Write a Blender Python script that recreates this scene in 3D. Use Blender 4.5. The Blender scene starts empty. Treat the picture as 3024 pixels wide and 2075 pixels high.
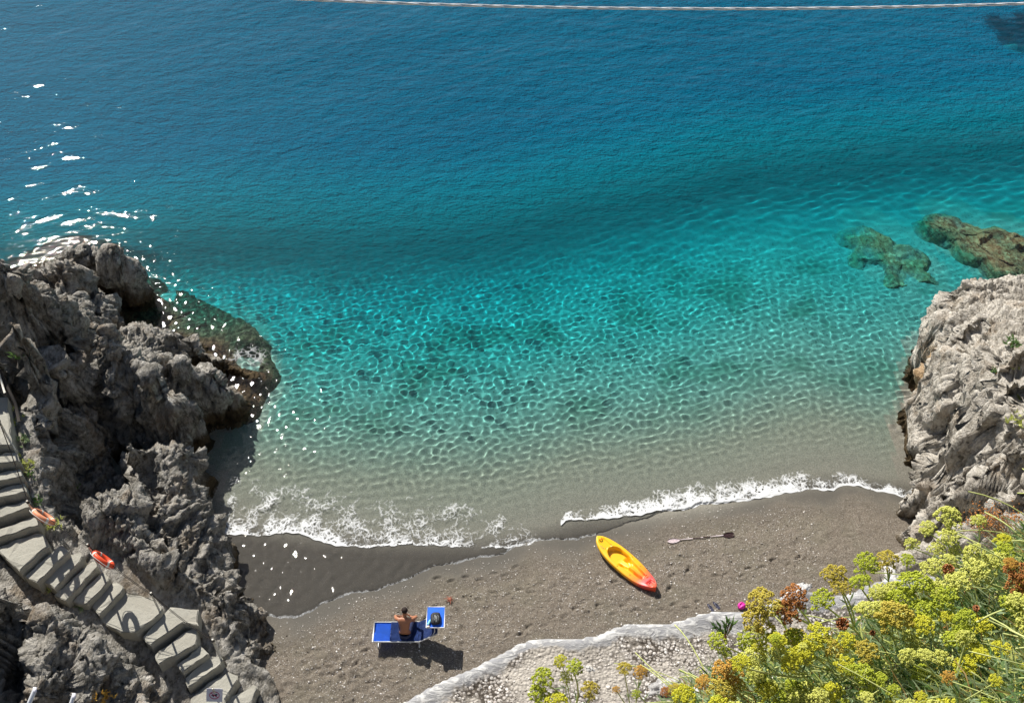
import bpy, bmesh, math, random
import numpy as np
from mathutils import Vector, Matrix, Quaternion
random.seed(7); rng = np.random.default_rng(7)
R = math.radians
sc = bpy.context.scene
COL = sc.collection
F = 2950.0; CX, CY = 1512.0, 1037.5; H = 27.0; PITCH = R(44)
cp, sp = math.cos(PITCH), math.sin(PITCH)
def ray(px, py):
    x = (px-CX)/F; y = (CY-py)/F
    return np.array([x, cp+y*sp, -sp+y*cp])
def at(px, py, z=0.0):
    d = ray(px, py); t = (z-H)/d[2]
    return np.array([d[0]*t, d[1]*t, z])
def att(px, py, t):
    d = ray(px, py); return np.array([0, 0, H])+d*t
def sst(a, b, x):
    t = np.clip((x-a)/(b-a), 0, 1); return t*t*(3-2*t)

# ------------------------------------------------------------------ noise
_G = rng.normal(size=(64, 64, 64, 3)).astype(np.float32)
_G /= np.linalg.norm(_G, axis=-1, keepdims=True)
_J = rng.random((32, 32, 32, 3)).astype(np.float32)
def pn(P, s=1.0, off=0.0):
    P = (P*s+off).astype(np.float32); i = np.floor(P).astype(np.int32); f = P-i
    u = f*f*f*(f*(f*6-15)+10); r = np.zeros(len(P), np.float32)
    for dx in (0, 1):
        wx = u[:, 0] if dx else 1-u[:, 0]
        for dy in (0, 1):
            wy = u[:, 1] if dy else 1-u[:, 1]
            for dz in (0, 1):
                wz = u[:, 2] if dz else 1-u[:, 2]
                g = _G[(i[:, 0]+dx) & 63, (i[:, 1]+dy) & 63, (i[:, 2]+dz) & 63]
                d = g[:, 0]*(f[:, 0]-dx)+g[:, 1]*(f[:, 1]-dy)+g[:, 2]*(f[:, 2]-dz)
                r += wx*wy*wz*d
    return r*1.6
def fbm(P, s, o=4, gain=.5, ridged=False, off=0.0):
    r = 0; a = 1
    for k in range(o):
        n = pn(P, s*(2.03**k), off+13.7*k)
        r = r+a*((1-2*np.abs(n)) if ridged else n); a *= gain
    return r
def worley(P, s, off=0.0):
    P = (P*s+off).astype(np.float32); i = np.floor(P).astype(np.int32)
    f1 = np.full(len(P), 9., np.float32); f2 = f1.copy(); idv = np.zeros(len(P), np.float32)
    for dx in (-1, 0, 1):
        for dy in (-1, 0, 1):
            for dz in (-1, 0, 1):
                c = i+np.array([dx, dy, dz], np.int32)
                j = _J[c[:, 0] & 31, c[:, 1] & 31, c[:, 2] & 31]
                d = np.sqrt(((c+j-P)**2).sum(1))
                m = d < f1
                f2 = np.where(m, f1, np.minimum(f2, d)); idv = np.where(m, j[:, 0], idv); f1 = np.where(m, d, f1)
    return f1, f2, idv
def facet(P, s, off=0.0, tilt=1.0):
    # each cell is a randomly tilted, randomly raised plane: angular broken rock
    P = (P*s+off).astype(np.float32); i = np.floor(P).astype(np.int32)
    f1 = np.full(len(P), 9., np.float32); f2 = f1.copy(); h = np.zeros(len(P), np.float32)
    for dx in (-1, 0, 1):
        for dy in (-1, 0, 1):
            for dz in (-1, 0, 1):
                c = i+np.array([dx, dy, dz], np.int32); j = _J[c[:, 0] & 31, c[:, 1] & 31, c[:, 2] & 31]; e = P-c-j
                d = np.sqrt((e**2).sum(1)); m = d < f1
                g = _G[c[:, 0] & 63, c[:, 1] & 63, c[:, 2] & 63]
                hh = (j[:, 0]-.5)*.8+tilt*(e*g).sum(1)
                f2 = np.where(m, f1, np.minimum(f2, d)); h = np.where(m, hh, h); f1 = np.where(m, d, f1)
    return h/s, (f2-f1)/s
def P3(X, Y, Z=0):
    return np.stack([X.ravel(), Y.ravel(), (Z+0*X).ravel()], 1)

# ------------------------------------------------------------------ objects
def tag(o, label=None, cat=None, group=None, kind=None):
    if label: o['label'] = label
    if cat: o['category'] = cat
    if group: o['group'] = group
    if kind: o['kind'] = kind
    return o
def empty(name, loc=(0, 0, 0), rz=0.0, label=None, cat=None, group=None):
    o = bpy.data.objects.new(name, None); COL.objects.link(o); o.location = loc; o.rotation_euler = (0, 0, rz)
    o.empty_display_size = .1
    return tag(o, label, cat, group)
def link(name, me, mat=None, parent=None, smooth=True):
    o = bpy.data.objects.new(name, me); COL.objects.link(o)
    if mat is not None:
        for m in (mat if isinstance(mat, list) else [mat]): me.materials.append(m)
    if smooth and len(me.polygons): me.polygons.foreach_set('use_smooth', np.ones(len(me.polygons), bool))
    if parent: o.parent = parent
    return o
def npmesh(name, v, q, attrs=None):
    me = bpy.data.meshes.new(name); n = q.shape[1]
    me.vertices.add(len(v)); me.vertices.foreach_set('co', np.asarray(v, np.float32).ravel())
    me.loops.add(q.size); me.loops.foreach_set('vertex_index', q.ravel().astype(np.int32))
    me.polygons.add(len(q)); me.polygons.foreach_set('loop_start', np.arange(0, q.size, n, dtype=np.int32))
    me.update(calc_edges=True)
    for k, a in (attrs or {}).items():
        at_ = me.attributes.new(k, 'FLOAT', 'POINT'); at_.data.foreach_set('value', np.asarray(a, np.float32).ravel())
    return me
def gridq(ny, nx):
    i = np.arange(ny*nx).reshape(ny, nx)
    return np.stack([i[:-1, :-1], i[:-1, 1:], i[1:, 1:], i[1:, :-1]], -1).reshape(-1, 4)
def compact(v, q, attrs):
    used = np.zeros(len(v), bool); used[q.ravel()] = True
    idx = np.cumsum(used)-1
    return v[used], idx[q], {k: np.asarray(a).ravel()[used] for k, a in attrs.items()}
def axis(*segs):
    # segs: (start,end,step_start,step_end)
    out = []
    for a, b, s0, s1 in segs:
        x = a
        while x < b-1e-6:
            out.append(x); f = (x-a)/(b-a); x += s0*(s1/s0)**f
    out.append(segs[-1][1]); return np.array(out)

# bmesh helpers
def bm_obj(name, bm, mat, parent=None, smooth=True):
    me = bpy.data.meshes.new(name); bm.normal_update(); bm.to_mesh(me); bm.free()
    return link(name, me, mat, parent, smooth)
def tube(bm, pts, r, seg=8, cap=True):
    pts = [Vector(p) for p in pts]; n = len(pts)
    rs = r if isinstance(r, (list, tuple)) else [r]*n
    rings = []; up = None
    for i, p in enumerate(pts):
        t = (pts[min(i+1, n-1)]-pts[max(i-1, 0)]).normalized()
        if up is None:
            up = Vector((0, 0, 1)) if abs(t.z) < .9 else Vector((1, 0, 0))
        a = t.cross(up)
        if a.length < 1e-6: a = t.cross(Vector((0, 1, 0)))
        a.normalize(); b = a.cross(t); up = b
        rings.append([bm.verts.new(p+rs[i]*(math.cos(2*math.pi*k/seg)*a+math.sin(2*math.pi*k/seg)*b)) for k in range(seg)])
    for i in range(n-1):
        for k in range(seg):
            bm.faces.new((rings[i][k], rings[i][(k+1) % seg], rings[i+1][(k+1) % seg], rings[i+1][k]))
    if cap and seg > 2:
        bm.faces.new(rings[0]); bm.faces.new(rings[-1][::-1])
def box(bm, c, s, M=None):
    M = M or Matrix()
    vs = [bm.verts.new(M @ Vector((c[0]+s[0]*x/2, c[1]+s[1]*y/2, c[2]+s[2]*z/2))) for x in (-1, 1) for y in (-1, 1) for z in (-1, 1)]
    for f in ((0, 1, 3, 2), (4, 6, 7, 5), (0, 4, 5, 1), (2, 3, 7, 6), (0, 2, 6, 4), (1, 5, 7, 3)):
        bm.faces.new([vs[i] for i in f])
def ball(bm, c, r, sub=2, M=None):
    m = Matrix.Translation(Vector(c)) @ (M or Matrix()) @ Matrix.Diagonal(Vector((*((r, r, r) if not hasattr(r, '__len__') else r), 1)))
    return bmesh.ops.create_icosphere(bm, subdivisions=sub, radius=1, matrix=m)['verts']

# ------------------------------------------------------------------ materials
class NT:
    def __init__(s, name):
        s.m = bpy.data.materials.new(name); s.m.use_nodes = True; s.t = s.m.node_tree; s.t.nodes.clear()
        s.out = s.n('ShaderNodeOutputMaterial')
    def n(s, t, **k):
        nd = s.t.nodes.new(t)
        for a, b in k.items(): setattr(nd, a, b)
        return nd
    def put(s, nd, sock, v):
        if v is None: return
        i = nd.inputs[sock]
        if hasattr(v, 'is_output') or isinstance(v, bpy.types.NodeSocket): s.t.links.new(v, i)
        else:
            if isinstance(v, (tuple, list)) and len(v) == 3 and i.type == 'RGBA': v = (*v, 1)
            i.default_value = v
    def pos(s): return s.n('ShaderNodeNewGeometry').outputs['Position']
    def obj(s): return s.n('ShaderNodeTexCoord').outputs['Object']
    def scale(s, v, sx, sy, sz):
        nd = s.n('ShaderNodeVectorMath', operation='MULTIPLY'); s.put(nd, 0, v); nd.inputs[1].default_value = (sx, sy, sz); return nd.outputs[0]
    def noise(s, v, sc_, det=4, rough=.55, dist=0, col=False):
        nd = s.n('ShaderNodeTexNoise'); s.put(nd, 'Vector', v); nd.inputs['Scale'].default_value = sc_; nd.inputs['Detail'].default_value = det
        nd.inputs['Roughness'].default_value = rough; nd.inputs['Distortion'].default_value = dist; return nd.outputs['Color' if col else 'Fac']
    def vor(s, v, sc_, feat='F1', out='Distance', rnd=1):
        nd = s.n('ShaderNodeTexVoronoi', feature=feat); s.put(nd, 'Vector', v); nd.inputs['Scale'].default_value = sc_; nd.inputs['Randomness'].default_value = rnd; return nd.outputs[out]
    def rng(s, v, a, b, c=0, d=1, sm=True):
        nd = s.n('ShaderNodeMapRange', interpolation_type='SMOOTHSTEP' if sm else 'LINEAR'); s.put(nd, 0, v)
        for i, x in enumerate((a, b, c, d)): s.put(nd, i+1, x)
        return nd.outputs[0]
    def math(s, op, a, b=0.0, clamp=False):
        nd = s.n('ShaderNodeMath', operation=op, use_clamp=clamp); s.put(nd, 0, a); s.put(nd, 1, b); return nd.outputs[0]
    def mix(s, f, a, b, mode='MIX'):
        nd = s.n('ShaderNodeMix', data_type='RGBA', blend_type=mode)
        s.put(nd, 0, f); s.put(nd, 6, a); s.put(nd, 7, b); return nd.outputs[2]
    def attr(s, name): return s.n('ShaderNodeAttribute', attribute_name=name).outputs['Fac']
    def ramp(s, v, stops, interp='LINEAR'):
        nd = s.n('ShaderNodeValToRGB'); s.put(nd, 0, v); cr = nd.color_ramp; cr.interpolation = interp
        while len(cr.elements) < len(stops): cr.elements.new(.5)
        for e, (p, c) in zip(cr.elements, stops): e.position = p; e.color = (*c, 1)
        return nd.outputs[0]
    def sep(s, v, k):
        nd = s.n('ShaderNodeSeparateXYZ'); s.put(nd, 0, v); return nd.outputs[k]
    def bump(s, h, d, st=1.0, nrm=None):
        nd = s.n('ShaderNodeBump'); s.put(nd, 'Height', h); nd.inputs['Distance'].default_value = d; s.put(nd, 'Strength', st)
        if nrm is not None: s.put(nd, 'Normal', nrm)
        return nd.outputs[0]
    def bsdf(s, col, rough=.8, nrm=None, spec=.3, **k):
        b = s.n('ShaderNodeBsdfPrincipled'); s.put(b, 'Base Color', col); s.put(b, 'Roughness', rough); s.put(b, 'Normal', nrm)
        s.put(b, 'Specular IOR Level', spec)
        for a, v in k.items(): s.put(b, a.replace('_', ' '), v)
        s.t.links.new(b.outputs[0], s.out.inputs[0]); return s.m
def simple(name, col, rough=.6, var=.12, nsc=8, bump=0.0, spec=.3, **k):
    t = NT(name); p = t.obj(); n = t.noise(p, nsc, 5)
    c = t.mix(t.rng(n, .3, .7), tuple(x*(1-var) for x in col), tuple(min(1, x*(1+var)) for x in col))
    return t.bsdf(c, rough, t.bump(n, bump) if bump else None, spec, **k)

# ------------------------------------------------------------------ light, camera
w = bpy.data.worlds.new("World"); sc.world = w; w.use_nodes = True
bg = w.node_tree.nodes['Background']; st = w.node_tree.nodes.new('ShaderNodeTexSky'); st.sky_type = 'NISHITA'; st.sun_disc = False
SEL, SAZ = R(42), R(31)
st.sun_elevation = SEL; st.sun_rotation = -SAZ; w.node_tree.links.new(st.outputs[0], bg.inputs[0]); bg.inputs[1].default_value = .06
sun = bpy.data.lights.new('sun', 'SUN'); sun.energy = 5.0; sun.angle = R(.53); sun.color = (1, .955, .88)
so = bpy.data.objects.new('sun', sun); COL.objects.link(so); so.location = (-20, 30, 40)
sd = Vector((-math.sin(SAZ)*math.cos(SEL), math.cos(SAZ)*math.cos(SEL), math.sin(SEL)))
so.rotation_euler = sd.to_track_quat('Z', 'Y').to_euler(); sun.cycles.is_caustics_light = True
cam = bpy.data.cameras.new('camera'); co = bpy.data.objects.new('camera', cam); COL.objects.link(co); sc.camera = co
co.location = (0, 0, H); co.rotation_euler = (R(90)-PITCH, 0, 0); cam.sensor_width = 36; cam.lens = 36*F/3024
cam.clip_end = 3000; cam.clip_start = .05
sc.view_settings.view_transform = 'Standard'; sc.view_settings.look = 'None'; sc.view_settings.exposure = .5; sc.view_settings.gamma = 1
sc.cycles.caustics_refractive = True; sc.cycles.blur_glossy = .3; sc.cycles.sample_clamp_indirect = 8; sc.cycles.max_bounces = 8
sc.cycles.use_adaptive_sampling = True; sc.cycles.adaptive_threshold = .015

# ------------------------------------------------------------------ shore and bed
def poly_xy(pts, z=0.05):
    a = np.array([at(x, y, z)[:2] for x, y in pts]); return a[a[:, 0].argsort()]
SH = poly_xy([(300, 1500), (650, 1560), (850, 1600), (1100, 1620), (1400, 1625), (1560, 1600), (1700, 1565), (1900, 1545), (2100, 1515), (2370, 1445), (2500, 1430), (2690, 1455), (2900, 1440)], 0)
Ys = lambda X: np.interp(X, SH[:, 0], SH[:, 1])
FR = poly_xy([(500, 1825), (700, 1828), (814, 1833), (892, 1832), (930, 1812), (955, 1788), (1028, 1762), (1110, 1746), (1183, 1724), (1227, 1699), (1280, 1675), (1378, 1653), (1490, 1632), (1560, 1590), (1640, 1592), (1700, 1589), (1756, 1580), (1800, 1560), (1893, 1530), (1959, 1505), (2018, 1500), (2070, 1482), (2150, 1478), (2240, 1468), (2320, 1452), (2400, 1440), (2462, 1446), (2490, 1427), (2531, 1430), (2572, 1442), (2628, 1453), (2676, 1466), (2900, 1470)])
_k = np.random.default_rng(3)
def Yf(X):
    return np.interp(X, FR[:, 0], FR[:, 1])+.03*np.sin(X*5+1)+.015*np.sin(X*13+2)+.01*np.sin(X*29)
def bed_base(X, Y):
    s = Ys(X)-Y
    land = np.where(s > 0, .1*s, 0); land = land-.6*(land > .9)*(land-.9)
    land = np.where(s > 7, np.minimum(.1*s, .75+.03*s), land)
    u = np.maximum(-s, 0); u = u-.2*X*sst(24, 38, Y)*np.clip(1-Y/400, 0, 1); u = np.maximum(u, np.minimum(np.maximum(-s, 0), 6))
    wat = .115*u+.003*np.minimum(u, 50)**2
    return np.where(s > 0, land, -np.minimum(wat, 9))
def beachdry(X, Y):   # metres above the swash front
    return Yf(X)-Y
FOOT = []
_fr = random.Random(4)
for path in ([(1210, 1830), (1330, 1760), (1500, 1740), (1700, 1700), (1850, 1720)], [(1000, 1990), (1080, 1930), (1130, 1900)], [(1500, 1880), (1700, 1800), (1950, 1790), (2105, 1775)],
             [(2010, 1640), (2150, 1700), (2250, 1660), (2400, 1640)], [(1350, 1800), (1400, 1880), (1330, 1960)], [(900, 1960), (1050, 2010), (1200, 2000)], [(1290, 1700), (1420, 1690), (1560, 1660)], [(1950, 1760), (1990, 1700), (2060, 1650)]):
    pp = [at(a, b, .4)[:2] for a, b in path]; k_ = 0
    for a, b in zip(pp[:-1], pp[1:]):
        L_ = float(np.linalg.norm(b-a)); n_ = max(1, int(L_/.36)); d_ = (b-a)/L_; nn_ = np.array([-d_[1], d_[0]])
        for j in range(n_):
            k_ += 1; c_ = a+(b-a)*j/n_+nn_*(.09 if k_ % 2 else -.09)+np.array([_fr.gauss(0, .03), _fr.gauss(0, .03)]); FOOT.append((c_, math.atan2(d_[1], d_[0])+_fr.gauss(0, .2), _fr.uniform(.03, .05)))
def bed_z(X, Y, fine=True):
    z = bed_base(X, Y)
    if fine:
        P = P3(X, Y)
        d = beachdry(X, Y).ravel(); m = sst(.5, 2.2, d)
        foot = sst(-1.0, -4.5, X.ravel())*sst(17, 14.8, Y.ravel())
        n = fbm(P, 1.6, 3, .6, off=3)*.03+fbm(P, 5.5, 2, .65, off=9)*.022+fbm(P, 9.5, 2, .6, True, 19)*.016*sst(-.2, .3, fbm(P, .7, 2, off=33))
        f1, f2, _ = worley(P, 3.1, 5)
        ft = -np.exp(-(f1/.38)**2)*.055+sst(.25, .05, f2-f1)*.012
        f1b, _, _ = worley(P, 1.6, 15)
        n = n-np.exp(-(f1b/.18)**2)*.075
        z = z+((n*(.8)+ft*foot*1.1+(.012*fbm(P, 12, 2)))*m).reshape(X.shape)
        for c_, a_, dp_ in FOOT:
            mk = (np.abs(X-c_[0]) < .4) & (np.abs(Y-c_[1]) < .4)
            if not mk.any(): continue
            dx, dy = X[mk]-c_[0], Y[mk]-c_[1]; u_ = dx*math.cos(a_)+dy*math.sin(a_); v_ = -dx*math.sin(a_)+dy*math.cos(a_)
            r_ = np.sqrt((u_/.15)**2+(v_/.07)**2); z[mk] += -dp_*sst(1.1, .6, r_)+.45*dp_*np.exp(-((r_-1.35)/.25)**2)
        uw = sst(-.1, -.8, z)
        z = z+uw*(.06*pn(P, .8).reshape(X.shape)+.02*pn(P, 2.5).reshape(X.shape))
    return z
xs = axis((-160, -14, 8, .3), (-14, -9, .3, .05), (-9, 10, .045, .045), (10, 14, .045, .3), (14, 160, .3, 8))
ys = axis((-60, 6, 6, .3), (6, 11.5, .3, .045), (11.5, 21.5, .045, .045), (21.5, 60, .07, .5), (60, 320, .5, 14))
X, Y = np.meshgrid(xs, ys); Z = bed_z(X, Y)
dry = beachdry(X, Y)
me = npmesh('beach', np.stack([X, Y, Z], -1).reshape(-1, 3), gridq(*X.shape), {'dry': dry, 'depth': -Z})

t = NT('beach_sand'); p = t.pos()
fine = t.noise(p, 24, 5, .8); mid = t.noise(p, 5, 6, .7); big = t.noise(p, .8, 3)
dryf = t.rng(t.math('ADD', t.attr('dry'), t.math('MULTIPLY', t.math('SUBTRACT', big, .5), 1.3)), .1, 1.5)
c_dry = t.mix(mid, (.135, .113, .087), (.295, .25, .198))
c_dry = t.mix(t.rng(fine, .53, .68), c_dry, (.46, .42, .36))
c_dry = t.mix(t.rng(fine, .47, .34), c_dry, (.07, .058, .045))
olive = t.rng(t.noise(p, .55, 3), .48, .62)
c_dry = t.mix(t.math('MULTIPLY', olive, .35), c_dry, (.2, .185, .135))
c_wet = t.mix(fine, (.065, .06, .05), (.115, .105, .088))
c = t.mix(dryf, c_wet, c_dry)
# pebbly speckle
vc = t.vor(p, 34, out='Color'); vd = t.vor(p, 34)
speck = t.math('MULTIPLY', t.math('ADD', .12, t.math('MULTIPLY', dryf, .88)), t.math('MULTIPLY', t.rng(vd, .42, .25), t.rng(t.sep(vc, 0), .72, .8)))
c = t.mix(t.math('MULTIPLY', speck, .75), c, t.mix(t.sep(vc, 1), (.34, .31, .28), (.58, .55, .5)))
# under water: grey pebbles giving way to paler sand
dep = t.attr('depth')
c_uw = t.mix(t.noise(p, 5, 5, .7), (.24, .235, .2), (.5, .49, .43))
c_uw = t.mix(t.math('MULTIPLY', t.rng(t.vor(p, 9), .5, .2), t.rng(t.sep(t.vor(p, 9, out='Color'), 0), .6, .7)), c_uw, (.2, .2, .17))
c_uw = t.mix(t.rng(t.noise(p, .45, 3), .5, .65), c_uw, (.2, .24, .19))
c_uw = t.mix(t.rng(dep, .35, 1.1), t.mix(t.rng(fine, .35, .65), (.2, .19, .155), (.39, .37, .31)), c_uw)
c_uw = t.mix(t.rng(dep, 1.2, 3.5), c_uw, t.mix(t.noise(p, .35, 4), (.38, .4, .35), (.62, .63, .57)))
c = t.mix(t.rng(dep, -.04, .1), c, c_uw)
h = t.math('ADD', t.math('MULTIPLY', mid, .5), t.math('MULTIPLY', fine, .5))
ro = t.rng(dryf, .05, .45, .7, .92)
t.bsdf(c, ro, t.bump(h, .13, t.rng(dryf, 0, .8, .03, 1)), .15)
beach = link('beach', me, t.m); tag(beach, kind='structure'); beach.cycles.is_caustics_receiver = True
for a in (xs, ys): pass

# ------------------------------------------------------------------ rocks
def rbf(pts, X, Y, lam=1e-3):
    P = np.array(pts, float); xy = P[:, :2]; z = P[:, 2]; n = len(P)
    def phi(r): return np.where(r > 0, r*r*np.log(r+1e-9), 0)
    A = phi(np.linalg.norm(xy[:, None]-xy[None], axis=-1))+lam*np.eye(n)
    M = np.zeros((n+3, n+3)); M[:n, :n] = A; M[:n, n] = 1; M[:n, n+1:] = xy; M[n, :n] = 1; M[n+1:, :n] = xy.T
    wv = np.linalg.solve(M, np.r_[z, 0, 0, 0]).astype(np.float32)
    out = np.zeros(X.size, np.float32); xf = X.ravel(); yf = Y.ravel()
    for i in range(n):
        r2 = (xf-xy[i, 0])**2+(yf-xy[i, 1])**2+1e-9
        out += wv[i]*(.5*r2*np.log(r2)).astype(np.float32)
    return (out+wv[n]+wv[n+1]*xf+wv[n+2]*yf).reshape(X.shape)
def polydist(X, Y, pl):
    d = np.full(X.shape, 1e9)
    for (x0, y0), (x1, y1) in zip(pl[:-1], pl[1:]):
        dx, dy = x1-x0, y1-y0; L = dx*dx+dy*dy
        tt = np.clip(((X-x0)*dx+(Y-y0)*dy)/L, 0, 1)
        d = np.minimum(d, np.hypot(X-x0-tt*dx, Y-y0-tt*dy))
    return d
def rockfield(name, ctrl, bounds, res, mat, label, cat, strata=None, cracks=(), amp=1.0, seed=0.0, below=.35, edit=None, stretch=(1, .6, .8), smoothmask=None, extra=None, cut=True):
    x0, x1, y0, y1 = bounds
    xa = np.arange(x0, x1, res); ya = np.arange(y0, y1, res); X, Y = np.meshgrid(xa, ya)
    wx = X+.35*pn(P3(X, Y), .7, seed).reshape(X.shape); wy = Y+.35*pn(P3(X, Y), .7, seed+7).reshape(X.shape)
    pts = [at(a, b, c) for a, b, c in ctrl]+[np.array(e, float) for e in (extra or [])]
    Z = rbf(pts, wx, wy)
    for pl, wd, dp in cracks:
        q = [at(a, b, c)[:2] for a, b, c in pl]; Z = Z-dp*np.exp(-(polydist(wx, wy, q)/wd)**2)
    if edit: Z = edit(X, Y, Z)
    # normals of the base
    gy, gx = np.gradient(Z, res); nl = np.sqrt(gx**2+gy**2+1); N = np.stack([-gx/nl, -gy/nl, 1/nl], -1).reshape(-1, 3)
    P = np.stack([X, Y, Z], -1).reshape(-1, 3)
    Q = P*np.array(stretch)+.22*np.stack([pn(P, .6, seed+k*5) for k in range(3)], 1)
    k = np.ones(len(P)) if smoothmask is None else smoothmask(X, Y).ravel()*(.3+.7*sst(-.7, .6, Z.ravel()))
    Q2 = Q+.02*np.stack([pn(P, 3.5, seed+60+k*5) for k in range(3)], 1)
    h1, w1 = facet(Q, .6, seed, 1.1); h2, w2 = facet(Q2, 1.7, seed+3, 1.2); h3, w3 = facet(Q2, 4.3, seed+6, 1.3); h4, w4 = facet(Q2, 9.5, seed+9, 1.3)
    h0, w0 = facet(Q, .32, seed+30, .8)
    d = amp*(.17*h0-.3*sst(.16, 0, w0)+.24*h1-.16*sst(.09, 0, w1)+.3*h2-.08*sst(.05, 0, w2)+.48*h3-.05*sst(.03, 0, w3)+.6*h4-.015*sst(.012, 0, w4)
             +.1*fbm(Q, 1.1, 6, .58, False, seed)+.03*fbm(Q2, 5, 3, .6, True, seed+2))
    d = d-np.percentile(d, 66); d = np.where(d > 0, .34*np.tanh(d/.34), d); d = d+amp*(.045*fbm(Q2, 3.6, 3, .7, True, seed+70)+.022*fbm(P, 10, 2, .7, True, seed+71)-.03)
    if strata is not None:   # bedding: sharp-edged ledges along tilted planes
        for kf, am in ((.8, .2), (2.1, .1), (5.2, .04)):
            sv = (P@np.array(strata[:3]))*kf+.35*pn(P, .5*kf, seed+80)+.15*pn(P, 2*kf, seed+81); br = sst(-.25, .25, pn(P, .45*kf, seed+82+kf)); saw = sv-np.floor(sv)
            d = d+amp*am*(saw**1.6-.45)*(.35+.65*br)
    zz = Z.ravel(); nw = sst(1.2, .2, zz); d = d-.3*nw*sst(-1.2, -.2, zz); d = d*(1-.35*nw)
    P = P+N*(d*k)[:, None]
    P[:, 0] += .05*amp*k*fbm(Q, 2.2, 3, .6, off=seed+20); P[:, 1] += .05*amp*k*fbm(Q, 2.2, 3, .6, off=seed+40)
    q = gridq(*X.shape)
    if cut:
        bz = bed_base(P[:, 0], P[:, 1])-below
        keep = (P[:, 2] > bz)
        if 'submerged' in name:   # keep one connected rock
            kk = keep.reshape(X.shape); m_ = np.zeros_like(kk); zi = np.where(kk, P[:, 2].reshape(X.shape), -99); m_[np.unravel_index(zi.argmax(), zi.shape)] = True
            for _ in range(600):
                n_ = m_.copy(); n_[1:] |= m_[:-1]; n_[:-1] |= m_[1:]; n_[:, 1:] |= m_[:, :-1]; n_[:, :-1] |= m_[:, 1:]; n_ &= kk
                if (n_ == m_).all(): break
                m_ = n_
            keep = m_.ravel()
        q = q[keep[q].all(1)]
    v, q, _ = compact(P, q, {})
    me = npmesh(name, v, q); o = link(name, me, mat)
    return tag(o, label, cat), (X, Y, P.reshape(*X.shape, 3))

def rock_mat(name, c0, c1, c2, tide=True, warm=.3, bm=.06, stain=None, sand=None):
    t = NT(name); p = t.pos(); q = t.scale(p, 1, .55, .8)
    n1 = t.noise(q, 1.1, 5, .6); n2 = t.noise(q, 6, 6, .7); n3 = t.noise(q, 26, 4, .7)
    c = t.mix(t.rng(n1, .35, .65), c0, c1); c = t.mix(t.rng(n2, .42, .62), c, t.mix(.5, c, c2)); c = t.mix(t.rng(n2, .47, .3), c, tuple(x*.45 for x in c0))
    c = t.mix(t.rng(t.noise(p, 2.6, 5, .65), .6, .7), c, c2)
    c = t.mix(t.math('MULTIPLY', t.rng(t.noise(p, .9, 4), .52, .66), warm), c, (.34, .23, .13))
    if stain is not None:   # an ochre patch of rock
        dv = t.n('ShaderNodeVectorMath', operation='SUBTRACT'); t.put(dv, 0, p); dv.inputs[1].default_value = tuple(stain)
        ln = t.n('ShaderNodeVectorMath', operation='LENGTH'); t.put(ln, 0, t.scale(dv.outputs[0], 1.6, .55, .6))
        c = t.mix(t.math('MULTIPLY', t.rng(t.math('ADD', ln.outputs['Value'], t.math('MULTIPLY', n2, .5)), 1.3, .7), .8), c, (.46, .3, .15))
    if tide:
        z = t.math('ADD', t.sep(p, 2), t.math('MULTIPLY', t.math('SUBTRACT', n1, .5), 1.1))
        c = t.mix(t.rng(z, .75, .2), c, t.mix(n2, (.05, .036, .02), (.16, .115, .06)))
        c = t.mix(t.rng(z, -.1, -.9), c, t.mix(t.rng(n2, .4, .6), (.12, .075, .045), (.34, .22, .13)))
    if sand is not None:   # sand lies over the foot of the rock
        z2 = t.math('ADD', t.sep(p, 2), t.math('MULTIPLY', t.math('SUBTRACT', n1, .5), 1.6))
        c = t.mix(t.rng(z2, sand[0], sand[1]), c, (.5, .5, .45))
    v = t.vor(q, 16); h = t.math('ADD', t.math('MULTIPLY', n2, 1.6), t.math('ADD', t.math('MULTIPLY', n3, .55), t.math('MULTIPLY', v, .35)))
    return t.bsdf(c, .88, t.bump(h, bm), .2)
M_left = rock_mat('grey_rock', (.2, .188, .162), (.36, .335, .29), (.66, .63, .575), bm=.13)
M_right = rock_mat('pale_rock', (.35, .315, .262), (.54, .495, .425), (.75, .71, .64), bm=.1, stain=at(2742, 1130, 1.6))
M_sub = rock_mat('weedy_rock', (.3, .1, .05), (.6, .27, .13), (.85, .58, .34), False, sand=(-1.0, -2.1))

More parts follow.
